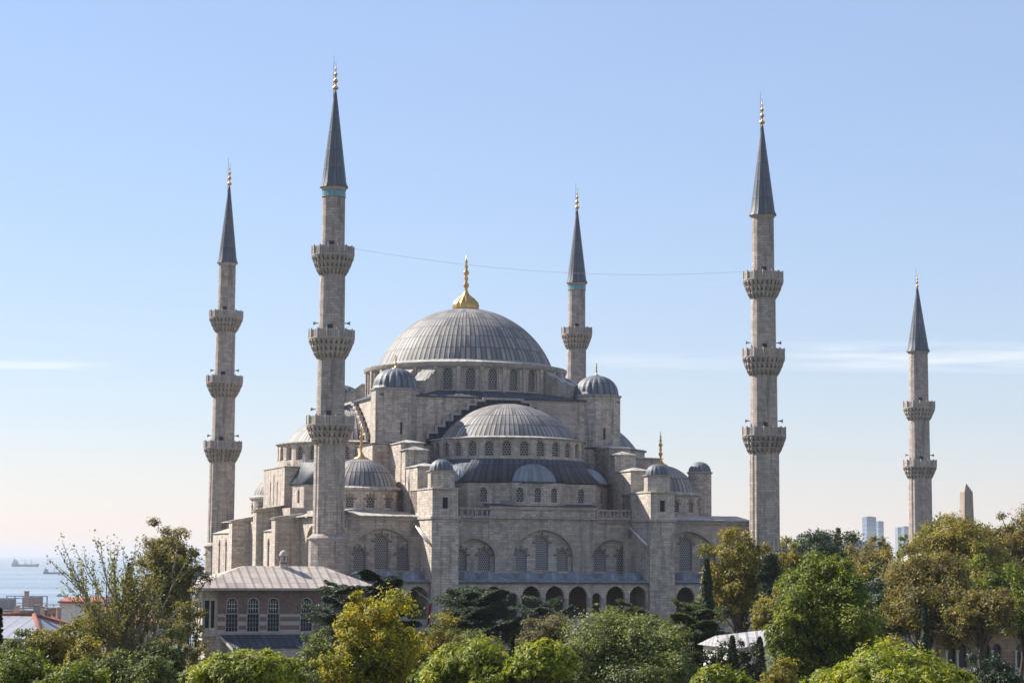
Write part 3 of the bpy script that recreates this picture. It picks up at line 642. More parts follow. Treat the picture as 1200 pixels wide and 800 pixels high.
for y0, y1, x0, z in ((19.0, 21.6, -3.15, 18.2), (33.0, 35.4, -3.0, 19.6), (55.2, 57.8, -2.3, 18.3)):
    m = MB(); q = [(x0, y0), (.5, y0), (.5, y1), (x0, y1)]; m.prism(q, 0, z, STONE); m.prism([(x0-.2, y0-.2), (.5, y0-.2), (.5, y1+.2), (x0-.2, y1+.2)], z, z+.22, TRIM)
    m.poly([(x0-.3, y1+.3, z+.23), (x0-.3, y0-.3, z+.23), (1, y0-.3, z+.9), (1, y1+.3, z+.9)], LEADL); m.poly([(x0-.3, y0-.3, z+.23), (1, y0-.3, z+.23), (1, y0-.3, z+.9)], LEADL); m.build('qibla_buttress', MQ)
for y0, y1 in ((21.6, 33), (57.8, 73)):
    m = MB(); x = -2.05; w = Wall((x, y1), (x, y0)); hs = [arch(w.L*.78, 1.3, 8.5, 15.3, 'pointed'), arch(w.L*.4, 1.3, 8.5, 15.3, 'pointed')]
    w.sheet(m, [(0, 0), (w.L, 0), (w.L, 16.6), (0, 16.6)], hs, STONE)
    for h in hs: w.jamb(m, h, 0, .4, TRIM)
    m.poly([(x-.2, y1, 16.6), (x-.2, y0, 16.6), (.5, y0, 17.5), (.5, y1, 17.5)], LEADL); o = m.build('qibla_gallery', MQ)
    for h in hs: w.window(h, .35, o, GRIL, .5)
# low courtyard beyond, mostly behind the trees
m = MB(); m.box(64.5, 136, 5, 76, 0, 11.6, STONE, LEADR); m.box(64.5, 136, 4.8, 5.0, 11.2, 12.0, TRIM); co = m.build('courtyard_range', MQ)
for x in range(11):
    for y in (9.5, 71.5):
        if y > 20 and x % 2: continue
        m = MB(); m.lathe((69+x*6.2, y), cap_profile(2.8, 11.9, 2.2, 8), LEADL, 48, True, 20); m.build('courtyard_dome', co)
m = MB(); m.lathe((100, 40), [(4.5, 11.6), (4.5, 13.0)], STONE, 12, False); m.lathe((100, 40), cap_profile(4.3, 13, 3.2, 8), LEADL, 48, True, 24); m.build('courtyard_dome', co)

# ------------------------------------------------------------------ minarets
def minaret(u, v, label, zt, zc, balc, rs, rb, bh, teal=False, baseh=15.4, lean=0, speak=True, br=2.62, conem=None, basez=0, tipx=1.0, grp='tall pencil minarets of the great mosque'):
    """balc: parapet-top heights from the top down; rs: shaft radii per stage from the top down; rb: balcony radii"""
    root = empty('minaret', wpos(u, v), label, 'minaret', ROT, grp); root.rotation_euler = (0, lean, ROT) if lean else (0, 0, ROT)
    # base
    m = MB(); p = ngon((0, 0), br, 12, math.pi/12); m.prism(p, basez, baseh, STONE2); cornice(m, p, baseh+.05, .5, .22, TRIM)
    m.lathe((0, 0), [(br+.1, baseh), (rs[-1]+.15, baseh+.55)], STONE2, 24, False); m.build('base', root)
    zs = [baseh+.4]+[b for b in balc[::-1]]+[zc]; rr = rs[::-1]
    for i in range(len(zs)-1):
        m = MB(); z0, z1 = zs[i]-(.0 if i == 0 else 1.6), (zs[i+1]-(1.2 if i < len(zs)-2 else 0)); r = rr[i]; r2 = r*.975
        n = 16
        flu = (lambda t, q, z: q*(1+.06*abs(math.sin(n/2*t)))) if i == 0 else (lambda t, q, z: q*(1+.012*abs(math.sin(n/2*t))))
        m.lathe((0, 0), [(r, z0), (r2, z1)], STONE2, n*4 if i == 0 else n*2, False, 2*math.pi*r, rad=flu)
        if i: 
            for a in (math.radians(250), math.radians(70)):   # little balcony door
                d = Vector((math.cos(a), math.sin(a))); t = Vector((-d.y, d.x)); c = d*(r+.0); m.obox((c.x, c.y, zs[i]-.25), (*(d*.06), 0), (*(t*.33), 0), (0, 0, .95), DARK)
        m.build('shaft', root)
    for i, zb in enumerate(balc):
        R = rb[i]; r = rs[i+1]*1.0; m = MB(); ph = 1.25
        # stalactite corbel in scalloped tiers
        T = 3; zc_ = zb-ph-bh
        m.lathe((0, 0), [(r*.97, zc_-.1), (r+(R-r)*.30, zc_+bh*.35), (r+(R-r)*.62, zc_+bh*.7), (R-.12, zb-ph)], SOOT_SHADE, 32, False, 14)  # dark backing cone: soot, and stalactite shadow put into the colour
        for k in range(T):
            f0, f1 = k/T, (k+1)/T; ra, rb_ = r+(R-r)*f0**.8, r+(R-r)*f1**.8; za, zb_ = zc_+bh*f0, zc_+bh*f1; n = 22+2*k
            for j in range(n):
                a0 = 2*math.pi*(j+(k % 2)*.5)/n; hw_ = math.pi/n*.7; P_ = lambda q, a, z: (q*math.cos(a0+a), q*math.sin(a0+a), z)
                tip = P_(ra+.02, 0, za-.18); e0, e1 = P_(rb_, -hw_*1.5, zb_), P_(rb_, hw_*1.5, zb_); g0, g1 = P_(ra*.98, -hw_*.5, za), P_(ra*.98, hw_*.5, za); c_ = P_(rb_+.03, 0, zb_-(zb_-za)*.35)
                m.poly([tip, c_, e0, g0], STONE2); m.poly([tip, g1, e1, c_], STONE2); m.poly([c_, e1, e0], STONE2)
            m.lathe((0, 0), [(rb_-.12, zb_-.02), (rb_+.05, zb_), (rb_+.05, zb_+.09), (rb_-.12, zb_+.1)], TRIM, 30, False, 14)
        m.lathe((0, 0), [(R-.05, zb-ph-.1), (R+.06, zb-ph), (R+.06, zb-ph+.14), (rs[i], zb-ph+.15)], TRIM, 36, False)
        ba = m.build('balcony', root)
        m = MB(); n = 14; pi_ = ngon((0, 0), R-.02, n, math.pi/n); 
        for k in range(n):
            A, B = pi_[k], pi_[(k+1) % n]; w = Wall(A, B); L = w.L; hl = []
            for a in range(4):
                for b in range(3): hl.append([(L*(.14+.24*a)-.07, zb-ph+.3+.28*b), (L*(.14+.24*a)+.07, zb-ph+.3+.28*b), (L*(.14+.24*a)+.07, zb-ph+.46+.28*b), (L*(.14+.24*a)-.07, zb-ph+.46+.28*b)])
            w.sheet(m, [(0, zb-ph+.14), (L, zb-ph+.14), (L, zb), (0, zb)], hl, TRIM)
            for h in hl: w.jamb(m, h, 0, .16, TRIM)
            w2 = Wall(tuple(Vector(B)*(1-.16/R)), tuple(Vector(A)*(1-.16/R))); w2.sheet(m, [(0, zb-ph+.14), (w2.L, zb-ph+.14), (w2.L, zb), (0, zb)], [[(w2.L-a, b) for a, b in h[::-1]] for h in hl], TRIM)
            m.poly([(*A, zb), (*B, zb), (*(Vector(B)*(1-.16/R)), zb), (*(Vector(A)*(1-.16/R)), zb)], TRIM)
            m.obox((A[0], A[1], zb-ph/2+.12), (.09, 0, 0), (0, .09, 0), (0, 0, ph/2+.02), TRIM)
        m.build('parapet', ba)
        if speak and i >= 1:
            for a in (math.radians(180)-ROT, -ROT, math.radians(255)-ROT):
                d = Vector((math.cos(a), math.sin(a))); p0 = d*(rs[i]+.05); z = zb+1.0; m = MB()
                m.tube([(p0.x, p0.y, z), (p0.x+d.x*.35, p0.y+d.y*.35, z)], .07, METAL, 6)
                m.tube([(p0.x+d.x*.3, p0.y+d.y*.3, z), (p0.x+d.x*.5, p0.y+d.y*.5, z), (p0.x+d.x*.7, p0.y+d.y*.7, z)], [.12, .15, .3], METAL, 10); m.build('loudspeaker', root)
    # spire
    m = MB(); r = rs[0]; re = r*1.13
    if teal:
        m.lathe((0, 0), [(r*1.005+.01, zc-1.25), (r*1.005+.01, zc-.5)], TILE, 32, False)
        for k in range(16): a = 2*math.pi*k/16; m.obox((r*1.01*math.cos(a), r*1.01*math.sin(a), zc-.88), (.03, 0, 0), (0, .03, 0), (0, 0, .36), TRIM)
        for z in (zc-1.35, zc-.45): m.lathe((0, 0), [(r, z), (r*1.06, z+.05), (r*1.06, z+.12), (r, z+.14)], TRIM, 32, False)
    m.lathe((0, 0), [(r*.99, zc-.45), (re, zc-.05), (re, zc+.02)], TRIM, 32, False); m.build('collar', root)
    m = MB(); m.lathe((0, 0), [(re+.12, zc), (re+.1, zc+.14), (re*.93, zc+.7)]+[(re*.93*(1-f)+.16*f, zc+.7+(zt-zc-.7)*f) for f in (.16, .33, .5, .66, .83, 1)], conem or LEADC, 16*4, True, 16, rad=ribs(16, .03, 12))
    m.build('spire', root)
    fh = 4.15*tipx; m = MB(); pr = [(.18, 0)]
    for q, f in ((.06, .14), (.10, .42), (.16, .42), (.2, .14), (.3, .14), (.34, .33), (.4, .33), (.44, .12), (.52, .12), (.56, .26), (.6, .26), (.64, .09), (.72, .08), (.76, .16), (.79, .07), (1, .03)): pr.append((f*tipx*.95, q*fh))
    m.lathe((0, 0), [(r_, zt-.05+z_) for r_, z_ in pr], GOLD, 16); m.build('finial', root)
    m = MB(); m.tube([(-.28, 0, zt-1.2), (-.28, 0, zt+fh*1.2)], .03, SOOT_SHADE, 5); m.build('lightning_rod', root)
    return root
RS = [1.56, 1.72, 1.88, 2.0]; RB = [2.83, 3.05, 3.16]; BAL = [54.41, 43.24, 31.96]
minaret(0, 0, 'nearest and tallest minaret with turquoise tile band, left of the great dome', 75.95, 62.65, [54.5, 43.2, 31.6], RS, RB, 2.5, True)
minaret(0, 77.4, 'minaret at far left edge of the mosque beside the brown tree', 75.95, 62.65, [54.4, 43.3, 32.2], [1.45, 1.66, 1.9, 2.08], RB, 2.3, False, 14.6, lean=.004)
minaret(64, 0, 'three-balcony minaret at the right end of the mosque facade', 75.95, 62.65, [54.3, 43.1, 31.8], [1.62, 1.80, 1.95, 2.08], [2.9, 3.05, 3.14], 2.5, False, 10)
minaret(64, 77.4, 'minaret standing behind the great dome with only its top balcony showing', 75.7, 62.35, [54.2, 43.24, 31.96], [1.56, 1.74, 1.9, 2.0], [2.75, 3.0, 3.1], 2.5, True, 15)
minaret(133.7, 77.6, 'shorter pale minaret with two balconies, alone at far right', 64.9, 52.6, [43.0, 31.87], [1.82, 1.95, 2.12], [3.0, 3.15], 2.2, False, 12, speak=True, tipx=.75, conem=LEADC)
# cables strung between the minarets
def cable(p, q, sag, label):
    m = MB(); p, q = Vector(p), Vector(q); pts = [p+(q-p)*(k/40)-Vector((0, 0, sag*4*(k/40)*(1-k/40))) for k in range(41)]; m.tube([tuple(x) for x in pts], .017, PIPE, 5)
    tag(m.build('cable'), label, 'cable')
cable(wpos(2.7, .3, 54.6), wpos(61.3, .2, 54.4), 1.7, 'upper thin cable sagging between the top balconies of the two front minarets')


#@@REST
# ------------------------------------------------------------------ pavilion in front of the left end
BAND = NT('red_and_white_masonry'); _uv = BAND.n('UVMap').outputs[0]; _sp = BAND.n('SeparateXYZ'); BAND.l(_uv, _sp.inputs[0]); _ob = BAND.n('TexCoord').outputs['Object']
_y = BAND.math('FRACT', BAND.math('DIVIDE', _sp.outputs[1], 1.02)); _c = BAND.ramp(_y, [(.5, (.22, .13, .11)), (.55, (.46, .40, .35))])
_c = BAND.mix(BAND.ramp(BAND.noise(_ob, .8, 5, .7), [(.4, (0, 0, 0)), (.8, (.4, .4, .4))]), _c, (.24, .19, .17, 1)); BAND.l(_c, BAND.p.inputs['Base Color']); BAND.p.inputs['Roughness'].default_value = .9
BRICKR = stone('faded_red_brick', (.28, .185, .16), (.19, .13, .115), .5, .16, .2, .4, .4, (.36, .28, .24))
GLASS = plain('dark_window_glass', (.02, .028, .045), .12)
WHITEB = plain('white_window_bars', (.5, .5, .47), .6)
PV = empty('pavilion', wpos(-9, -14), 'striped brick and stone pavilion with broad pale hipped lead roof beside the left minaret', 'pavilion', ROT)
def pv(u, v, z): return (u+9, v+14, z)
m = MB(); X0, X1, Y0, Y1 = -9.4, 9.0, -6.0, 3.2
w = Wall((X0, Y0), (X1, Y0)); wn = []
for wx in (274, 299, 323, 363, 388, 412): pass
for s in (1.75, 4.35, 6.85, 10.95, 13.5, 16.3): wn += [(arch(s, 1.4, 3.9, 5.95, 'rect'), 0), (arch(s, 1.2, 6.15, 7.85), 1)]
w.sheet(m, [(0, 3.4), (w.L, 3.4), (w.L, 5.98), (0, 5.98)], [h for h, k in wn if not k], BAND.m); w.sheet(m, [(0, 5.98), (w.L, 5.98), (w.L, 8.8), (0, 8.8)], [h for h, k in wn if k], BRICKR)
w.sheet(m, [(0, -1), (w.L, -1), (w.L, 3.4), (0, 3.4)], [], STONE)
for h, k in wn: w.jamb(m, h, 0, .3, TRIM)
m.poly([(X0, Y1, -1), (X0, Y0, -1), (X0, Y0, 8.8), (X0, Y1, 8.8)], STONE); m.poly([(X1, Y0, -1), (X1, Y1, -1), (X1, Y1, 8.8), (X1, Y0, 8.8)], BAND.m); m.poly([(X1, Y1, -1), (X0, Y1, -1), (X0, Y1, 8.8), (X1, Y1, 8.8)], BAND.m)
m.box(X0, X1, Y0-.08, Y0-.003, 3.5, 3.72, TRIM)
pw = m.build('wall', PV)
for h, k in wn:
    o = w.window(h, .25, pw, GLASS, frame=.13); b = MB(); sc = (h[0][0]+h[1][0])/2; hw = (h[1][0]-h[0][0])/2; z0, z1 = h[0][1], max(q[1] for q in h)
    if k:
        for f in (-.4, 0, .4): p = w.p(sc+f*hw*1.3, (z0+z1)/2-.05, .21); b.obox(p, (.035, 0, 0), (0, .03, 0), (0, 0, (z1-z0)/2-.18), WHITEB)
        for f in (.3, .6): p = w.p(sc, z0+(z1-z0)*f, .2); b.obox(p, (hw, 0, 0), (0, .03, 0), (0, 0, .04), WHITEB)
    else:
        for f in (-.5, 0, .5): p = w.p(sc+f*hw, (z0+z1)/2, .12); b.obox(p, (.02, 0, 0), (0, .02, 0), (0, 0, (z1-z0)/2), METAL)
        for f in (.25, .5, .75): p = w.p(sc, z0+(z1-z0)*f, .12); b.obox(p, (hw, 0, 0), (0, .02, 0), (0, 0, .02), METAL)
    b.build('window_bars', pw)
# oriel on the left
m = MB(); xo0, xo1, yo0, yo1 = X0-1.75, X0, Y0+.5, Y0+5.2
w = Wall((xo0, yo0), (xo1, yo0)); hs = [arch(.55, .55, 4.3, 7.6, 'rect'), arch(1.25, .45, 4.3, 7.6, 'rect')]
w.sheet(m, [(0, 3.6), (w.L, 3.6), (w.L, 8.8), (0, 8.8)], hs, STONE)
for h in hs: w.jamb(m, h, 0, .2, TRIM)
w3 = Wall((xo0, yo1), (xo0, yo0)); h3 = [arch(1.3, .8, 4.3, 7.4, 'rect'), arch(3.2, .8, 4.3, 7.4, 'rect')]; w3.sheet(m, [(0, 3.6), (w3.L, 3.6), (w3.L, 8.8), (0, 8.8)], h3, STONE)
for h in h3: w3.jamb(m, h, 0, .2, TRIM)
m.box(xo0-.1, xo1, yo0-.1, yo1+.1, 3.3, 3.6, TRIM); m.box(xo0+.4, xo1, yo0+.3, yo1, -1, 3.3, STONE); m.obox((xo0+.2, (yo0+yo1)/2, 2.9), (.25, 0, .3), (0, 2.2, 0), (-.1, 0, .1), TRIM)
orl = m.build('oriel', PV)
for h in hs: w.window(h, .18, orl, GLASS)
for h in h3: w3.window(h, .18, orl, GLASS)
m = MB(); a = [(X0-3.5, Y0-1.3), (X1+1.7, Y0-1.3), (X1+1.7, Y1+1.6), (X0-3.5, Y1+1.6)]; r0, r1 = (-5.6, -1.4), (4.6, -1.4)
m.prism(a, 8.85, 9.12, TRIM, cap=False); m.poly([(*p, 8.85) for p in a[::-1]], TRIM)
ZE, ZR = 9.13, 11.75
m.poly([(*a[0], ZE), (*a[1], ZE), (*r1, ZR), (*r0, ZR)], PAVR); m.poly([(*a[1], ZE), (*a[2], ZE), (*r1, ZR)], PAVR); m.poly([(*a[2], ZE), (*a[3], ZE), (*r0, ZR), (*r1, ZR)], PAVR); m.poly([(*a[3], ZE), (*a[0], ZE), (*r0, ZR)], PAVR)
m.poly([(*a[0], 9.12), (*a[1], 9.12), (*a[1], ZE), (*a[0], ZE)], PAVR)
pr = m.build('roof', PV)
m = MB(); cx = -.45; m.prism(ngon((cx, -1.6), .48, 8, math.pi/8), 11.2, 13.0, STONE); m.prism(ngon((cx, -1.6), .5, 8, math.pi/8), 12.0, 12.25, BRICKR); m.lathe((cx, -1.6), [(.58, 13.0), (.58, 13.12), (.5, 13.35), (.35, 13.6), (.0001, 13.75)], STONE, 12)
for a_ in range(4): m.obox((cx+.47*math.cos(a_*math.pi/2-math.pi/2), -1.6+.47*math.sin(a_*math.pi/2-math.pi/2), 12.65), (.05, 0, 0), (0, .05, 0), (0, 0, .28), DARK)
m.build('chimney', pr)
m = MB(); m.poly([(X0+1.1, Y0-4.2, 2.1), (X1, Y0-4.2, 2.1), (X1, Y0-.01, 3.5), (X0+.3, Y0-.01, 3.5)], LEADR); m.box(X0+1.3, X1, Y0-4.0, Y0-.02, -1, 2.0, STONE); m.poly([(X0+.3, Y0-.01, 3.5), (X0+.3, Y0-.01, 3.1), (X0+1.1, Y0-4.2, 1.7), (X0+1.1, Y0-4.2, 2.1)], TRIM)
m.build('lean_to', PV)

# ------------------------------------------------------------------ flag, obelisk, far towers, ships
RED = plain('red_cloth', (.30, .018, .03), .8)
AWN = plain('sun_faded_awning', (.33, .085, .075), .8)
m = MB(); P0 = Vector(wpos(11.5, -3.3, 8.4)); P1 = Vector(wpos(13.0, -5.5, 6.9)); m.tube([tuple(P0-(P1-P0)*.25), tuple(P1)], .06, METAL)
fl = empty('flag', tuple(P0), 'limp red flag on a slanting pole under the left gallery arch', 'flag'); o = m.build('pole', None); o.parent = fl; o.location = -P0
m = MB(); n = 14; base_ = P1-(P1-P0)*.05
for i in range(n):
    for j in range(6):
        def fp(i, j):
            t = i/n; s = j/6; wv = .28*math.sin(s*9+t*2.0)*(1-.3*t)
            return (base_.x-(.42*s)*(1-.35*t)-t*.35, base_.y+wv, base_.z-t*2.7-.25*s)
        m.poly([fp(i, j), fp(i+1, j), fp(i+1, j+1), fp(i, j+1)], RED, smooth=True)
WHI = plain('white_cloth', (.75, .75, .75), .7)
o = m.build('cloth', None); o.parent = fl; o.location = -P0

m = MB(); ox, oy = at(1132.5, 440), 440; OB = stone('granite_obelisk', (.36, .29, .25), (.24, .20, .18), 3, 2.5, .1, .6)
q = lambda s: [(-s, -s), (s, -s), (s, s), (-s, s)]
lo_, hi_ = q(1.5), q(.98)
for i in range(4): j = (i+1) % 4; m.poly([(*lo_[i], 1.5), (*lo_[j], 1.5), (*hi_[j], 27.5), (*hi_[i], 27.5)], OB); m.poly([(*hi_[i], 27.5), (*hi_[j], 27.5), (0, 0, 29.4)], OB)
m.box(-2.4, 2.4, -2.4, 2.4, 0, 1.5, OB); o = tag(m.build('obelisk'), 'narrow stone obelisk with pointed top rising over trees at right edge', 'obelisk'); o.location = (ox, oy, 0); o.rotation_euler = (0, 0, .3)
def tower(px0, px1, ytop, Y, label, mat, steps=()):
    x0, x1 = at(px0, Y), at(px1, Y); h = 13+(653+.0068*(px0-600)*-1*-1-ytop)/F*Y
    r = empty('skyscraper', ((x0+x1)/2, Y, 0), label, 'skyscraper', .3, 'distant glass towers'); hw = (x1-x0)/2*.8
    m = MB(); m.box(-hw, hw, -hw, hw, 0, h, mat); m.box(-hw*.6, hw*.6, -hw*.6, hw*.6, h, h+hw*.12, mat); m.build('tower_body', r)
    m = MB()
    for k in range(1, int(h/14)): m.box(-hw-.5, hw+.5, -hw-.5, hw+.5, k*14, k*14+3.0, PALE)
    m.build('floor_bands', r)
GT = plain('blue_curtain_wall', (.10, .17, .26), .2); PALE = plain('pale_facade_bands', (.20, .24, .29), .6)
tower(1011, 1026, 606, 6500, 'tallest distant glass tower on the horizon at right', GT); tower(1026.5, 1035, 611, 6700, 'slimmer glass tower just right of the tallest distant one', GT)
tower(1049, 1057, 618, 6900, 'pale low block left of two distant towers near the far minaret', PALE); tower(1056.5, 1065, 617, 6600, 'blue distant block closest to the far right minaret', GT)
HULL = plain('ship_hull_paint', (.06, .09, .13), .6); DECK = plain('ship_superstructure', (.24, .26, .28), .6)
def ship(px, Y, L, label, kind=0, flip=1):
    r = empty('cargo_ship', (at(px, Y), Y, -30), label, 'ship', 0.0, 'ships at anchor on the sea'); r.scale = (flip, 1, 1) if flip < 0 else (1, 1, 1); B = L*.075; H = L*.085
    st = [(-.5, .6), (-.47, .95), (-.2, 1), (.3, 1), (.42, .8), (.5, .08)]; m = MB()
    sh = lambda t: H*(1+.5*max(0, t-.25)*2+.25*max(0, -t-.3)*2)
    for i in range(len(st)-1):
        (a, wa), (b, wb) = st[i], st[i+1]
        for s in (-1, 1):
            f = [(a*L*.96, s*B*wa*.8, -1), (b*L*.94, s*B*wb*.8, -1), (b*L, s*B*wb, sh(b)), (a*L, s*B*wa, sh(a))]; m.poly(f if s < 0 else f[::-1], HULL)
        m.poly([(a*L, -B*wa, sh(a)*.97), (b*L, -B*wb, sh(b)*.97), (b*L, B*wb, sh(b)*.97), (a*L, B*wa, sh(a)*.97)], DECK)
    m.poly([(-.5*L, B*.6, sh(-.5)), (-.48*L, B*.48, -1), (-.48*L, -B*.48, -1), (-.5*L, -B*.6, sh(-.5))], HULL); m.build('hull', r)
    m = MB(); 
    for k, (a, b, z) in enumerate(((-.46, -.26, 1.7), (-.44, -.28, 2.3), (-.43, -.31, 2.75))): m.box(a*L, b*L, -B*.8+k, B*.8-k, H*(.95+.0) if k == 0 else H*(1.7, 2.3)[k-1], H*z, DECK)
    m.build('superstructure', r); m = MB(); m.prism([(x-.40*L, y) for x, y in ngon((0, 0), L*.018, 8)], H*2.7, H*3.5, HULL); m.build('funnel', r)
    for t in ((-.02, .2) if kind == 0 else (.02, .28)): m = MB(); m.tube([(t*L, 0, H), (t*L, 0, H*(3.1 if kind == 0 else 2.3))], [L*.012, L*.007], HULL, 6); m.tube([(t*L, 0, H*1.6), ((t+.13)*L, 0, H*2.1)], L*.005, HULL, 5); m.build('mast', r)
ship(35, 7270, 98, 'long grey cargo ship with two masts, leftmost on the sea'); ship(68.5, 4600, 48, 'shorter dark cargo ship right of and nearer than the two-mast ship', 1)
ship(92, 12000, 42, 'tiny faint ship on the horizon just left of the bare tree top', 1); ship(104, 13500, 60, 'faint larger ship on the horizon behind the bare tree top', 0); ship(171, 9500, 75, 'low ship hull seen between bare tree and brown tree', 1)
m = MB(); r = empty('small_boat', (at(76.5, 2150), 2150, -30), 'tiny motor boat near the shore left of the red awning', 'boat')
m.prism([(-3.6, -1.1), (2.2, -1.2), (4, 0), (2.2, 1.2), (-3.6, 1.1)], -.3, 1.1, HULL); m.build('hull', r); m = MB(); m.box(-2, 1, -.9, .9, 1.1, 2.6, DECK); m.build('cabin', r)

# ------------------------------------------------------------------ town by the shore, left
RTILE = lead('red_roof_tiles', (.34, .13, .09), (.45, .22, .15), 3.3, .4, .5, .9, .2); GREYR = lead('grey_metal_roof', (.28, .29, .34), (.36, .37, .42), .5, 8, .3, .5)
WALLS = [plain('cream_render', (.5, .43, .33), .9), plain('pink_render', (.40, .27, .23), .9), plain('grey_render', (.30, .29, .29), .9), plain('white_render', (.62, .6, .57), .9)]
def house(px, Y, wd, dp, ztop, label, wall, roof='tile', rot=0, floors=2, rh=1.8, zb=None, extra=None, zd=8.5):
    x = at(px, Y); r = empty('town_house', (x, Y, ztop), label, 'house', rot, 'houses between the park and the sea'); m = MB(); ws = []
    zb = -zd; a, b = wd/2, dp/2
    for A, B in (((-a, -b), (a, -b)), ((-a, b), (-a, -b)), ((a, -b), (a, b)), ((a, b), (-a, b))):
        w = Wall(A, B); hs = []
        if A != (a, b):
            nw = max(1, int(w.L/2.6))
            for f in range(floors):
                for k in range(nw): hs.append(arch(w.L*(k+.5)/nw, 1.0, -2.3-f*3, -.9-f*3, 'rect'))
        w.sheet(m, [(0, zb), (w.L, zb), (w.L, 0), (0, 0)], hs, wall)
        for h in hs: w.jamb(m, h, 0, .2, wall); ws.append((w, h))
    o = m.build('wall', r)
    for w, h in ws: w.window(h, .15, o, GLASS, frame=.1)
    m = MB(); ov = .45; q = [(-a-ov, -b-ov), (a+ov, -b-ov), (a+ov, b+ov), (-a-ov, b+ov)]
    if roof == 'flat':
        m.prism(q, 0, .25, wall, GREYR); 
        for k in range(6): m.box(-a+k*(wd-.2)/5, -a+k*(wd-.2)/5+.18, -b, -b+.18, .25, 2.4, METAL)
        m.box(-a, a, -b-.05, -b+.1, 2.3, 2.45, METAL); m.box(-a, a, -b, -b+.08, 1.0, 1.1, METAL); m.box(-a*.3, a*.25, -b*.3, b*.6, .25, 2.2, wall, GREYR)
    else:
        rm = RTILE if roof == 'tile' else GREYR; hb = min(b+ov, a); R0, R1 = (-a+hb*.8, 0), (a-hb*.8, 0); m.prism(q, 0, .12, wall)
        m.poly([(*q[0], .13), (*q[1], .13), (*R1, rh), (*R0, rh)], rm); m.poly([(*q[1], .13), (*q[2], .13), (*R1, rh)], rm); m.poly([(*q[2], .13), (*q[3], .13), (*R0, rh), (*R1, rh)], rm); m.poly([(*q[3], .13), (*q[0], .13), (*R0, rh)], rm)
        if roof == 'grey':
            for A, B in ((R0, R1), (R1, q[1]), (R1, q[2]), (R0, q[0]), (R0, q[3])):
                m.tube([(*A, rh+.05), (*B, (rh if B in (R0, R1) else .15)+.05)], .32, RTILE, 6)
    o = m.build('roof', r)
    for k in range(1 if roof == 'flat' else 2): m = MB(); cx = (-.5, .4)[k]*a; m.box(cx, cx+.7, .3, 1.0, .2, rh+1.3, wall); m.box(cx-.1, cx+.8, .2, 1.1, rh+1.3, rh+1.45, WALLS[2]); m.build('chimney', o)
house(14, 290, 21, 14, 1.6, 'low house with grey hipped roof edged in red tiles, behind the left bushes', WALLS[2], 'grey', -.35, 2, 3.0, zd=10)
house(38, 345, 10, 7, 1.6, 'long cream house with narrow roof just behind the grey roof', WALLS[0], 'tile', -.25, 2, 1.4, zd=12)
house(12, 385, 14, 9, 2.6, 'dark flat-roofed house with rooftop pergola at left edge', WALLS[2], 'flat', .1, 2, zd=12)
house(46, 395, 8, 8, 2.8, 'pink block with rooftop railings beside the pergola house', WALLS[1], 'flat', -.1, 3, zd=12)
house(64, 360, 7, 7, .8, 'pink tiled house between the cream house and the bare tree', WALLS[1], 'tile', .3, 2, 1.6, zd=12)
house(112, 330, 12, 8, -.6, 'white house with faded red roof behind the bare tree', WALLS[3], 'tile', -.2, 2, 2.0, zd=10)
house(150, 420, 12, 9, 1.4, 'cream house glimpsed right of the bare tree', WALLS[0], 'tile', .2, 2, 1.8, zd=14)
house(128, 470, 9, 9, 1.2, 'white house under the red awning building', WALLS[3], 'flat', 0, 2, zd=16)
house(185, 400, 12, 9, .2, 'pink house half hidden behind the brown tree', WALLS[1], 'tile', -.1, 2, 1.8, zd=13)
house(88, 455, 9, 8, -.2, 'grey flat-roofed house left of the red awning building', WALLS[2], 'flat', 0, 2, zd=16)
r = empty('awning_building', (at(104, 430), 430, 2.2), 'white seaside terrace shaded by a long red awning', 'building'); m = MB(); m.box(-4.2, 4.2, -3, 3, -14, 0, WALLS[3]); m.box(-3.8, 3.8, -2.9, 2.9, 0, .9, WALLS[3])
for k in range(6): m.box(-4.1+k*1.6, -3.95+k*1.6, -3, -2.85, 0, 1.7, WHITEB)
m.build('terrace', r); m = MB(); m.poly([(-4.6, -3.5, 1.3), (4.6, -3.5, 1.3), (4.2, 3, 2.0), (-4.2, 3, 2.0)], AWN); m.poly([(-4.6, -3.5, .9), (4.6, -3.5, .9), (4.6, -3.5, 1.3), (-4.6, -3.5, 1.3)], AWN); m.build('awning', r)

# ------------------------------------------------------------------ buildings among the trees at right
MARB = lead('white_metal_roof', (.46, .44, .44), (.58, .55, .54), 1.4, .5, .6, .6)
r = empty('roofed_hall', (at(889, 150), 150, 0), 'low hall with bright white ribbed roof among dark conifers', 'hall', .25); m = MB(); m.box(-2.8, 2.8, -2, 4, 0, 6.75, WALLS[3]); m.build('wall', r)
m = MB(); A_, B_, C_, D_, E_, F_ = (-3.1, -2.4, 6.75), (3, -2.4, 7.1), (2.8, 1.2, 8.1), (-2.9, 1.2, 7.5), (3, 4.5, 7.1), (-3.1, 4.5, 6.75)
m.poly([A_, B_, C_, D_], MARB); m.poly([D_, C_, E_, F_], MARB); m.poly([B_, E_, C_], MARB); m.poly([F_, A_, D_], MARB); m.poly([(-3.1, -2.4, 6.6), (3, -2.4, 6.95), B_, A_], METAL); m.build('roof', r)
OCH = stone('ochre_masonry', (.30, .21, .15), (.20, .15, .12), .8, .35, .12, .4)
r = empty('arcaded_house', (at(1172, 178), 178, 0), 'ochre arcaded building with pointed windows in the shade at bottom right', 'building', .12); m = MB(); w = Wall((-5.6, 0), (7, 0)); hs = [arch(1.1+k*.95+(k//2)*1.15, .8, 4.0, 6.0, 'pointed') for k in range(8)]; hs = [h for h in hs if h[1][0] < w.L-.2]
hs2 = [arch(1.4+k*2.6, 1.7, -.5, 2.0, 'pointed') for k in range(5)]
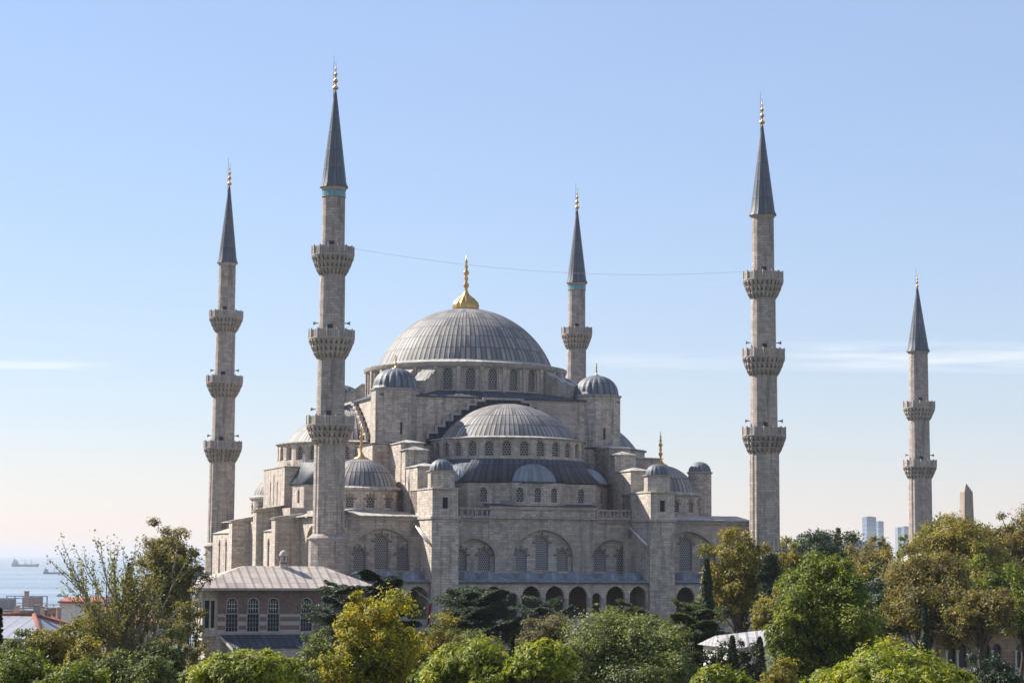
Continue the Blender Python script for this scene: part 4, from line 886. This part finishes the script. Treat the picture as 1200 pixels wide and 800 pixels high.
w.sheet(m, [(0, -1), (w.L, -1), (w.L, 6.9), (0, 6.9)], hs+hs2, OCH)
for h in hs+hs2: w.jamb(m, h, 0, .4, TRIM)
m.box(-5.6, 7, .9, 6, -1, 6.9, OCH); m.box(-5.8, 7.2, -.35, -.005, 3.0, 3.9, TRIM); m.box(-5.9, 7.4, -.5, 6.4, 6.9, 7.1, TRIM, LEADR); ah = m.build('wall', r)
for h in hs+hs2: w.window(h, .38, ah, GLASS)
for h in hs: m = MB(); m.lathe((w.p(h[0][0]-.08, 0, -.08)[0], -.08), [(.11, 3.9), (.09, 5.2), (.2, 5.45)], WHITEB, 8); m.build('column', ah)

# ------------------------------------------------------------------ trees
def np_mesh(name, V, Fq, mat, parent, smooth=False):
    me = bpy.data.meshes.new(name); nv, nf = len(V), len(Fq); k = Fq.shape[1]
    me.vertices.add(nv); me.vertices.foreach_set('co', V.astype(np.float32).ravel()); me.loops.add(nf*k); me.loops.foreach_set('vertex_index', Fq.astype(np.int32).ravel())
    me.polygons.add(nf); me.polygons.foreach_set('loop_start', np.arange(0, nf*k, k, dtype=np.int32)); me.polygons.foreach_set('loop_total', np.full(nf, k, dtype=np.int32))
    if smooth: me.polygons.foreach_set('use_smooth', np.ones(nf, dtype=bool))
    me.materials.append(mat); me.update(calc_edges=True); o = bpy.data.objects.new(name, me); C.objects.link(o); o.parent = parent; return o
def leaves(P, D, size, rg, long=1.0, jit=.9, fold=.25):
    """P leaf centres, D preferred normals; each leaf is two quads folded along its rib"""
    n = len(P); N = D+rg.normal(0, jit, (n, 3)); N /= np.linalg.norm(N, axis=1)[:, None]+1e-9
    T = rg.normal(0, 1, (n, 3)); T -= (T*N).sum(1)[:, None]*N; T /= np.linalg.norm(T, axis=1)[:, None]+1e-9; B = np.cross(N, T)
    s = size*rg.uniform(.6, 1.3, n)[:, None]; h = s*long
    c = [P-T*h, P+B*s*.55-N*s*fold, P+T*h, P-B*s*.55-N*s*fold]
    V = np.stack(c, 1).reshape(-1, 3); i = np.arange(n)*4
    return V, np.concatenate([np.stack([i, i+1, i+2], 1), np.stack([i, i+2, i+3], 1)])
BARK = plain('bark', (.085, .065, .05), .95, 0, .3, 2); BARKL = plain('pale_bark', (.20, .17, .14), .9, 0, .3, 2)
LM = {
 'plane': leafm('autumn_plane_leaves', [(.06, .075, .015), (.16, .15, .03), (.30, .24, .045), (.42, .28, .04)], .4),
 'brown': leafm('olive_tan_plane_leaves', [(.06, .06, .02), (.14, .125, .035), (.24, .19, .05), (.34, .23, .07)], .4),
 'gold': leafm('yellow_plane_leaves', [(.06, .09, .012), (.18, .20, .02), (.40, .33, .025), (.62, .38, .025)], .42),
 'green': leafm('green_leaves', [(.03, .055, .01), (.09, .125, .018), (.19, .22, .022), (.40, .36, .03)], .4),
 'olive': leafm('olive_leaves', [(.045, .06, .02), (.10, .125, .035), (.19, .21, .06), (.32, .31, .11)]),
 'dark': leafm('dark_conifer_needles', [(.008, .018, .009), (.020, .04, .015), (.05, .08, .025)], .12),
 'cedar': leafm('blue_cedar_needles', [(.02, .036, .022), (.05, .08, .042), (.11, .14, .065)], .15),
 'cedarg': leafm('green_cedar_needles', [(.02, .035, .012), (.06, .085, .02), (.15, .17, .035)], .18),
 'pine': leafm('bright_pine_needles', [(.03, .055, .008), (.13, .17, .012), (.33, .34, .018), (.52, .48, .03)], .4),
 'shrub': leafm('brownish_shrub_leaves', [(.06, .06, .03), (.13, .12, .05), (.24, .19, .10), (.22, .13, .07)]),
 'shade': leafm('dull_conifer_sprays', [(.012, .02, .008), (.045, .055, .018), (.12, .12, .04)], .15),
 'sparse': leafm('thin_olive_leaves', [(.07, .07, .02), (.16, .15, .035), (.28, .24, .06)], .45),
}
def limb(m, a, b, r0, r1, rg, mat, n=6, wob=.08):
    a, b = Vector(a), Vector(b); L = (b-a).length; k = max(3, int(L/1.2)); pts = []
    for i in range(k+1):
        t = i/k; p = a.lerp(b, t); w = L*wob*math.sin(math.pi*t); pts.append(p+Vector((rg.normal()*w*.4, rg.normal()*w*.4, w*.25)))
    m.tube(pts, [r0+(r1-r0)*i/k for i in range(k+1)], mat, n)
GROUPS = {}
def tree(px, Y, ytop, hw, ybot, kind, label, leaf=.22, dens=1.0, name='tree', seed=0, cat='tree', style='round', group='trees and shrubs around the mosque', lobes=26, bark=None, zb=None, asym=1.0, gap=.0, top=1.0):
    """crown spans the columns px-hw..px+hw and rows ytop..ybot of a tree standing at depth Y"""
    leaf = leaf*.62; dens = dens*2.3
    if style in ('round', 'shrub'): lobes = int(lobes*1.8)
    rg = np.random.default_rng(seed+int(px)*13+int(Y)); x = at(px, Y); hor = 653+.0068*(px-600)
    zt = ZC+(hor-ytop)/F*Y; zc0 = ZC+(hor-ybot)/F*Y; R = hw/F*Y; g0 = gz(x, Y)-.3; H = zt-g0
    root = empty(name, (x, Y, g0), label, cat, 0, group); bark = bark or BARK
    zl = max(zc0-g0, H*.12); h2 = (H-zl)/2; zc = zl+h2; tr = MB(); P = []; D = []; 
    if style in ('round', 'pine', 'shrub'):
        cen = []
        for k in range(lobes):
            th = (2.399963*k+rg.uniform(-.3, .3)) % (2*math.pi); zz = 1-1.75*(k+.5)/lobes if style != 'pine' else 1-1.1*(k+.5)/lobes
            rr = math.sqrt(max(0, 1-zz*zz)); f = rg.uniform(.5, 1.02)*(1+.13*math.sin(2*th+seed)+.10*math.sin(5*zz+th+seed*2)) if style != 'pine' else rg.uniform(.84, 1.0)*(1+.07*math.sin(4*th+seed)+.06*math.sin(9*th+6*zz)); q = np.array([rr*math.cos(th)*R*f*rg.uniform(.85, 1.05), rr*math.sin(th)*R*f, zc+zz*h2*f*(top if zz > 0 else 1)])
            cen.append((q, R*rg.uniform(.11, .27) if style != 'pine' else rg.uniform(.24, .46)))
        for k in range(lobes//3): cen.append((np.array([rg.normal()*R*.3, rg.normal()*R*.3, zc+rg.normal()*h2*.3]), R*.42)) if style != 'pine' or k > lobes//3-8 else None
        if style == 'pine':
            cen = [(c, r) for c, r in cen if math.sin(c[0]*2.3+seed)+math.sin(c[1]*2.1+seed*3)+math.sin((c[2]-zc)*3.1+c[0]*1.3) > -1.15]
        for c, r in cen:
            r = max(r, .2); zsc = min(1.0, h2/R*1.0)*1.0; n = int(dens*46*(r/leaf)**1.62/8)+30
            # each lobe: many twigs carrying tufts of leaves
            nt_ = max(10, int(5.5*(r/leaf)**1.05/2)); tw = rg.normal(0, 1, (nt_, 3)); tw /= np.linalg.norm(tw, axis=1)[:, None]; tw[:, 2] = np.where(tw[:, 2] < (-.3 if style != 'pine' else -.05), -tw[:, 2], tw[:, 2])
            tp = c+tw*(r*rg.uniform(.45 if style != 'pine' else .75, 1.15, nt_)[:, None])*np.array([1, 1, .85]); per = max(4, n//nt_); s = (r*.13+leaf*.7) if style != 'pine' else (r*.12+leaf*.5)
            pp = np.repeat(tp, per, 0)+rg.normal(0, s, (nt_*per, 3)); P.append(pp); D.append(np.repeat(tw, per, 0)*(1.3 if style != 'pine' else 2.2)+np.array([0, 0, .4]))
        P = np.concatenate(P); D = np.concatenate(D)
        k_ = min(1.0, R/np.percentile(np.abs(P[:, :2]), 97.5)); dz = H-np.percentile(P[:, 2], 99.6); P = P*np.array([k_, k_, 1])+np.array([0, 0, dz]); cen = [(c*np.array([k_, k_, 1])+np.array([0, 0, dz]), r) for c, r in cen]
        if gap: keep = np.sin(P[:, 0]*2.1/R*2+seed)+np.sin(P[:, 2]*2.7/R*2+1+seed)+np.sin(P[:, 1]*2.3/R*2)+rg.normal(0, .5, len(P)) > -3+gap*2; P, D = P[keep], D[keep]
        r0 = max(.12, H*.022); limb(tr, (0, 0, 0), (rg.normal()*.2, 0, zl+h2*.6), r0, r0*.5, rg, bark, 8)
        for c, r in cen[:lobes:2]: limb(tr, (0, 0, zl*rg.uniform(.7, 1.0)+h2*rg.uniform(0, .4)), tuple(c), r0*.42, r0*.1, rg, bark, 5)
    elif style == 'cypress':
        n = int(dens*2600*(H*R/6)/(leaf/.2)**1.2*.5); t = rg.uniform(.02, 1, n); env = np.minimum(1, (1-t)**.55*1.15)*np.minimum(1, t*9+.5)*(1+.12*np.sin(t*37+seed)); th = rg.uniform(0, 2*math.pi, n)
        rr = R*env*(rg.uniform(.5, 1.05, n)+.12*np.sin(th*5+t*18)); P = np.stack([rr*np.cos(th), rr*np.sin(th), H*.04+t*H*.96], 1); D = np.stack([np.cos(th), np.sin(th), .3+0*th], 1)
        limb(tr, (0, 0, 0), (0, 0, H*.9), max(.12, R*.16), .04, rg, bark, 6, .01)
    elif style == 'fir':
        n = int(dens*70000*(H*R/60)*(.2/leaf)**2*.25); t = rg.uniform(0, 1, n)**.8; nb = 15; ba = rg.uniform(0, 2*math.pi, 90); bi = rg.integers(0, 90, n); bz = np.sort(rg.uniform(0, 1, 90)); bl = (1-bz)**.62*rg.uniform(.7, 1.15, 90); s = rg.uniform(.1, 1, n)**.7
        L = R*bl[bi]*s; z = zl+(H-zl)*bz[bi]-L*.12+rg.normal(0, .05*R, n)*(1-s*.5); w = R*.14*(1.1-s)
        P = np.stack([L*np.cos(ba[bi])+rg.normal(0, 1, n)*w, L*np.sin(ba[bi])+rg.normal(0, 1, n)*w, z], 1); D = np.stack([0*z, 0*z, 1+0*z], 1)
        limb(tr, (0, 0, 0), (0, 0, H*.97), max(.15, H*.022), .05, rg, bark, 6, .01)
        for k in range(0, 90, 3): e = R*bl[k]*.8; zz = zl+(H-zl)*bz[k]; limb(tr, (0, 0, zz), (e*math.cos(ba[k]), e*math.sin(ba[k]), zz-e*.1), .07, .02, rg, bark, 4, .03)
    elif style == 'cedar':
        r0 = max(.2, H*.025); limb(tr, (0, 0, 0), (rg.normal()*.3, 0, H*.95), r0, .06, rg, bark, 8, .015); nb = lobes; P_, D_ = [], []
        for k in range(nb):
            t = k/nb; z = zl+(H-zl)*t*.97; L = R*(1.02-t)**.33*rg.uniform(.6, 1.15); th = 2.399963*k+rg.uniform(-.5, .5); rise = rg.uniform(.02, .3)*L*(.5+t)
            e = np.array([L*math.cos(th), L*math.sin(th), z+rise]); limb(tr, (0, 0, z), tuple(e), r0*.35*(1-t*.7), .03, rg, bark, 5, .03)
            n = int(dens*900*L/3*(.2/leaf)**1.5); s = rg.uniform(.15, 1.05, n); fan = rg.normal(0, .20, n)*L*(.35+.65*np.sin(np.clip(s, 0, 1)*2.6)); nx, ny = -math.sin(th), math.cos(th)
            pz = z+rise*s+np.sin(s*7+k)*.04*L+rg.normal(0, .055, n)-np.abs(fan)*.18+.1; P_.append(np.stack([L*math.cos(th)*s+nx*fan, L*math.sin(th)*s+ny*fan, pz], 1)); D_.append(np.tile([0, 0, 1.6], (n, 1)))
        P, D = np.concatenate(P_), np.concatenate(D_)
    elif style == 'sparse':
        r0 = max(.12, H*.018); P_, D_ = [], []; tips = []
        def grow(a, d, L, r, lv):
            b = a+d*L; limb(tr, tuple(a), tuple(b), r, r*.55, rg, bark, 6 if lv < 2 else 4, .06)
            if lv >= 3: tips.append((a, b)); return
            for q in range(3 if lv < 2 else 3):
                nd = d+Vector(rg.normal(0, .42, 3))*Vector((1, 1, .6)) if False else d+Vector((rg.normal()*.30, rg.normal()*.34, rg.normal()*.2+.16)); grow(a.lerp(b, rg.uniform(.55, 1)), nd.normalized(), L*rg.uniform(.6, .85), r*.55, lv+1)
        for q in range(lobes): an = rg.uniform(0, 6.28); tilt = rg.uniform(.05, .5); grow(Vector((0, 0, H*.02)), Vector((math.cos(an)*tilt*R/H*1.3, math.sin(an)*tilt*.3, 1)).normalized(), H*rg.uniform(.30, .42), r0*.8, 0)
        for a, b in tips:
            n = int(22*dens); s = rg.uniform(0, 1.2, n)[:, None]; P_.append(np.array(a)*(1-s)+np.array(b)*s+rg.normal(0, leaf*1.2, (n, 3))); D_.append(rg.normal(0, 1, (n, 3)))
        P, D = np.concatenate(P_), np.concatenate(D_)
        sc_ = min(1, H/max(1, P[:, 2].max())); P[:, 2] *= 1
    V, Fq = leaves(P, D, leaf, rg, long={'pine': 1.5, 'cedar': 1.3, 'cypress': 1.7, 'fir': 1.4}.get(style, 1.05), jit=.55 if style in ('cedar', 'fir') else (.6 if style == 'pine' else .7))
    np_mesh('crown', V, Fq, LM[kind], root); 
    if tr.f: tr.build('trunk', root)
    return root
T = tree
# far belt, beyond the mosque on the right
for k, (px, yt, hw, kd, st, lab) in enumerate((
  (925, 634, 26, 'brown', 'round', 'rusty low tree at the horizon just right of the right facade minaret'), (958, 625, 24, 'brown', 'round', 'rusty tree topping the skyline left of the distant towers'),
  (982, 620, 12, 'olive', 'fir', 'spiky small conifer on the skyline left of the distant towers'), (1000, 627, 20, 'brown', 'round', 'brown tree directly below the tallest distant tower'), (1030, 629, 20, 'brown', 'round', 'brown tree below the slimmer distant tower'),
  (1058, 627, 9, 'green', 'round', 'small rounded green tree at the foot of the far right minaret'), (1100, 620, 28, 'brown', 'round', 'tawny tree on the skyline below the obelisk'), (1150, 616, 26, 'brown', 'round', 'tawny tree on the skyline right of the obelisk'), (1060, 640, 24, 'brown', 'round', 'brown tree in front of the far right minaret foot'))):
    T(px, 345+k*5, yt, hw, yt+80, kd, lab, .34, .8, seed=k, style=st, lobes=18, group='trees along the far skyline')
# right mass, back to front
T(1192, 250, 593, 44, 700, 'brown', 'tall tawny tree cut by the right edge of the picture', .27, 1, seed=3, lobes=34)
T(1128, 215, 608, 66, 760, 'plane', 'huge green and tan plane tree below the obelisk', .25, 1.15, seed=4, lobes=48)
T(1160, 200, 655, 48, 765, 'green', 'dark green broad tree at right edge above the arcaded building', .24, 1.1, seed=34, lobes=34)
T(960, 235, 626, 62, 740, 'cedar', 'dark grey-green rounded tree behind the bright leafy tree', .25, 1.2, seed=5, lobes=44)
T(1010, 228, 640, 48, 740, 'brown', 'rusty tree right of the dark grey-green tree', .25, 1, seed=6, lobes=30)
T(868, 212, 622, 44, 745, 'plane', 'yellow-brown plane tree touching the right end of the facade', .24, 1.15, seed=7, lobes=36)
T(902, 205, 650, 30, 730, 'cedar', 'grey-green conifer between yellow-brown and bright leafy trees', .22, .8, seed=8, style='fir')
T(1090, 180, 646, 56, 775, 'brown', 'rusty brown tree in front of the huge plane tree', .21, 1.15, seed=9, lobes=44)
T(1082, 165, 705, 8, 790, 'dark', 'thin dark ivy-clad trunk in the rusty brown tree', .17, 1, name='cypress', style='cypress')
T(829, 190, 655, 11.5, 760, 'dark', 'slim dark cypress against the facade beside the yellow-brown tree', .17, 1.5, name='cypress', style='cypress', seed=2)
T(968, 132, 655, 66, 830, 'green', 'large bright green leafy tree with yellow tips at right of centre', .17, 1.25, seed=11, lobes=60, top=1.0)
T(925, 130, 700, 34, 830, 'green', 'lower side crown left of the large bright green tree', .17, 1.1, seed=12, lobes=24)
T(1160, 150, 765, 30, 830, 'dark', 'dark shrub below the arcaded building', .17, 1, seed=13, lobes=14, name='shrub', cat='shrub')
for k, (px, yt, hw, lab) in enumerate(((842, 752, 19, 'dark spiky conifer leftmost under the white roof'), (858, 744, 14, 'dark spiky conifer second from left under the white roof'), (874, 750, 19, 'dark spiky conifer in front of the white roof middle'), (890, 746, 13, 'dark spiky conifer rightmost under the white roof'))): T(px, 118+k*2, yt, hw, 840, 'shade', lab, .15, .9, name='conifer', seed=k+20, style='cypress' if k % 2 else 'round', lobes=26, group='dark conifers under the white roof')
T(1148, 166, 690, 40, 752, 'brown', 'tan leafy tree shading the arcaded building', .2, 1.1, seed=90, lobes=30)
T(1196, 170, 690, 30, 750, 'green', 'dark green crown over the right end of the arcaded building', .2, 1.1, seed=91, lobes=22)
T(1040, 190, 665, 40, 760, 'cedar', 'dark blue-green tree right of the large bright green tree', .2, 1.1, seed=92, lobes=28)
T(905, 180, 690, 30, 770, 'plane', 'tan tree low between cypress and bright green tree', .2, 1.1, seed=93, lobes=22)
# centre
T(560, 205, 690, 84, 790, 'cedar', 'blue-green cedar with level tiers before the arcade', .17, 1.5, name='cedar', seed=31, style='cedar', lobes=44)
T(640, 208, 699, 58, 780, 'cedar', 'slender tiered cedar reaching right across the arcade', .17, .9, name='cedar', seed=30, style='cedar', lobes=18)
T(742, 185, 704, 62, 800, 'cedarg', 'flat-topped green cedar before the right part of the arcade', .16, 1.3, name='cedar', seed=32, style='cedar', lobes=26)
T(812, 176, 706, 60, 800, 'cedarg', 'flat-topped dark cedar beside the slim cypress', .16, 1.3, name='cedar', seed=33, style='cedar', lobes=26)
T(447, 205, 668, 58, 790, 'dark', 'dark cedar rising behind the golden tree', .19, 1.5, name='cedar', seed=36, style='cedar', lobes=36)
T(400, 215, 680, 50, 790, 'cedar', 'pale blue-green cedar overlapping the pavilion roof end', .18, 1.0, name='cedar', seed=37, style='cedar', lobes=26)
T(640, 150, 721, 36, 800, 'shrub', 'brownish rounded small tree below the arcade centre', .16, 1.2, seed=38, lobes=26)
T(548, 165, 738, 44, 800, 'olive', 'olive green tree under the tiered cedar', .17, 1.1, seed=39, lobes=22)
T(520, 160, 718, 26, 800, 'plane', 'small yellow-green tree right of the golden tree', .16, .9, seed=40, lobes=20)
T(380, 160, 735, 26, 800, 'olive', 'small grey-green tree before the pavilion wall', .16, 1, seed=41, lobes=16)
T(740, 118, 722, 88, 850, 'olive', 'wide silvery olive green tree in the foreground right of centre', .15, 1.3, seed=42, lobes=70)
T(690, 120, 745, 40, 850, 'olive', 'silvery olive side crown left of the wide foreground tree', .15, 1.1, seed=43, lobes=26)
T(445, 112, 697, 56, 860, 'gold', 'golden yellow plane tree in the foreground left of centre', .16, 1.25, seed=44, lobes=56, name='plane_tree')
T(400, 110, 742, 36, 860, 'gold', 'lower golden crown at the left foot of the golden tree', .15, 1.1, seed=45, lobes=26, name='plane_tree')
T(490, 114, 742, 30, 860, 'gold', 'lower golden green crown at the right foot of the golden tree', .15, 1, seed=46, lobes=22, name='plane_tree')
T(603, 98, 741, 9, 830, 'dark', 'small dark cypress between bright pines at the bottom', .11, 1.2, name='cypress', style='cypress')
for px, Y, yt, hw, lab, sd in ((300, 98, 762, 58, 'bright green stone pine at bottom below the pavilion', 50), (565, 100, 750, 60, 'bright green stone pine at bottom centre', 51), (1045, 94, 757, 96, 'broad bright green stone pine at bottom right', 52), (636, 96, 750, 36, 'bright green pine crown right of the small cypress', 53), (838, 100, 778, 22, 'small bright pine beside the dark conifers', 54), (250, 100, 775, 26, 'small bright pine at the pavilion corner', 55)):
    T(px, Y, yt, hw, 812, 'pine', lab, .12, 1.4, name='stone_pine', seed=sd, style='pine', lobes=230 if hw > 80 else (150 if hw > 50 else 70), group='bright stone pines along the bottom', cat='pine')
# left
T(203, 235, 613, 40, 770, 'brown', 'tall tawny tree left of the far left minaret', .24, 1.15, seed=60, lobes=44)
T(156, 200, 660, 9.5, 780, 'dark', 'dark cypress standing over the town roofs at left', .18, 1.5, name='cypress', style='cypress', seed=5)
T(155, 128, 641, 34, 830, 'sparse', 'tall thin tree with bare branches at left', .15, .75, seed=62, style='sparse', lobes=8, bark=BARKL)
T(124, 126, 695, 20, 830, 'sparse', 'slender half-bare tree leaning left before the sea', .14, .8, seed=66, style='sparse', lobes=4, bark=BARKL)
T(98, 150, 722, 26, 800, 'plane', 'tawny tree before the town roofs', .17, .7, seed=63, lobes=22)
T(200, 125, 738, 40, 840, 'olive', 'olive green tree at the left foot of the pavilion', .16, 1, seed=64, lobes=34)
T(225, 170, 690, 22, 800, 'brown', 'narrow brown tree at the left corner of the pavilion', .17, .8, seed=65, lobes=16)
for k, (px, Y, yt, hw, kd, lab) in enumerate(((18, 120, 740, 40, 'olive', 'olive bush in the bottom left corner'), (66, 122, 736, 38, 'plane', 'yellow-tinted bush second from the bottom left corner'), (110, 118, 745, 36, 'plane', 'ochre bush left of the thin tree stems'), (40, 105, 762, 44, 'green', 'dark green bush lowest at bottom left'), (150, 112, 762, 40, 'olive', 'olive bush around the thin tree stems'), (95, 100, 775, 40, 'green', 'dark green bush under the ochre bush'), (195, 105, 768, 34, 'olive', 'olive bush left of the bright pine'))):
    T(px, Y, yt, hw, 850, kd, lab, .15, 1.15, seed=70+k, lobes=30, name='bush', cat='bush', group='bushes at the bottom left')
T(8, 145, 712, 5, 790, 'dark', 'thin dark conifer top at the left edge', .13, 1, name='conifer', style='fir', seed=80)

for k, (px, Y, yt, hw, kd, lab) in enumerate(((352, 106, 772, 26, 'olive', 'low olive shrub between the left bright pine and the golden tree'), (505, 104, 768, 24, 'green', 'low green shrub right of the golden tree'), (664, 104, 770, 26, 'olive', 'low silvery shrub right of the centre pines'), (858, 100, 780, 30, 'green', 'low green shrub under the dark conifers'), (915, 104, 770, 26, 'plane', 'low yellowish shrub under the large bright green tree'), (1170, 110, 785, 30, 'dark', 'low dark shrub in the bottom right corner'), (236, 112, 752, 18, 'shrub', 'small brownish shrub at the pavilion foot'))):
    T(px, Y, yt, hw, 850, kd, lab, .15, 1.1, seed=120+k, lobes=20, name='bush', cat='bush', group='low shrubs filling the bottom edge')

T(915, 215, 632, 34, 720, 'plane', 'olive tan tree filling the gap right of the facade minaret', .24, 1.1, seed=140, lobes=26)
T(1030, 210, 648, 36, 740, 'plane', 'olive tan tree below the distant glass towers', .22, 1.1, seed=141, lobes=26)
T(935, 190, 668, 30, 760, 'green', 'mid green tree behind the left edge of the large bright green tree', .2, 1.1, seed=142, lobes=22)
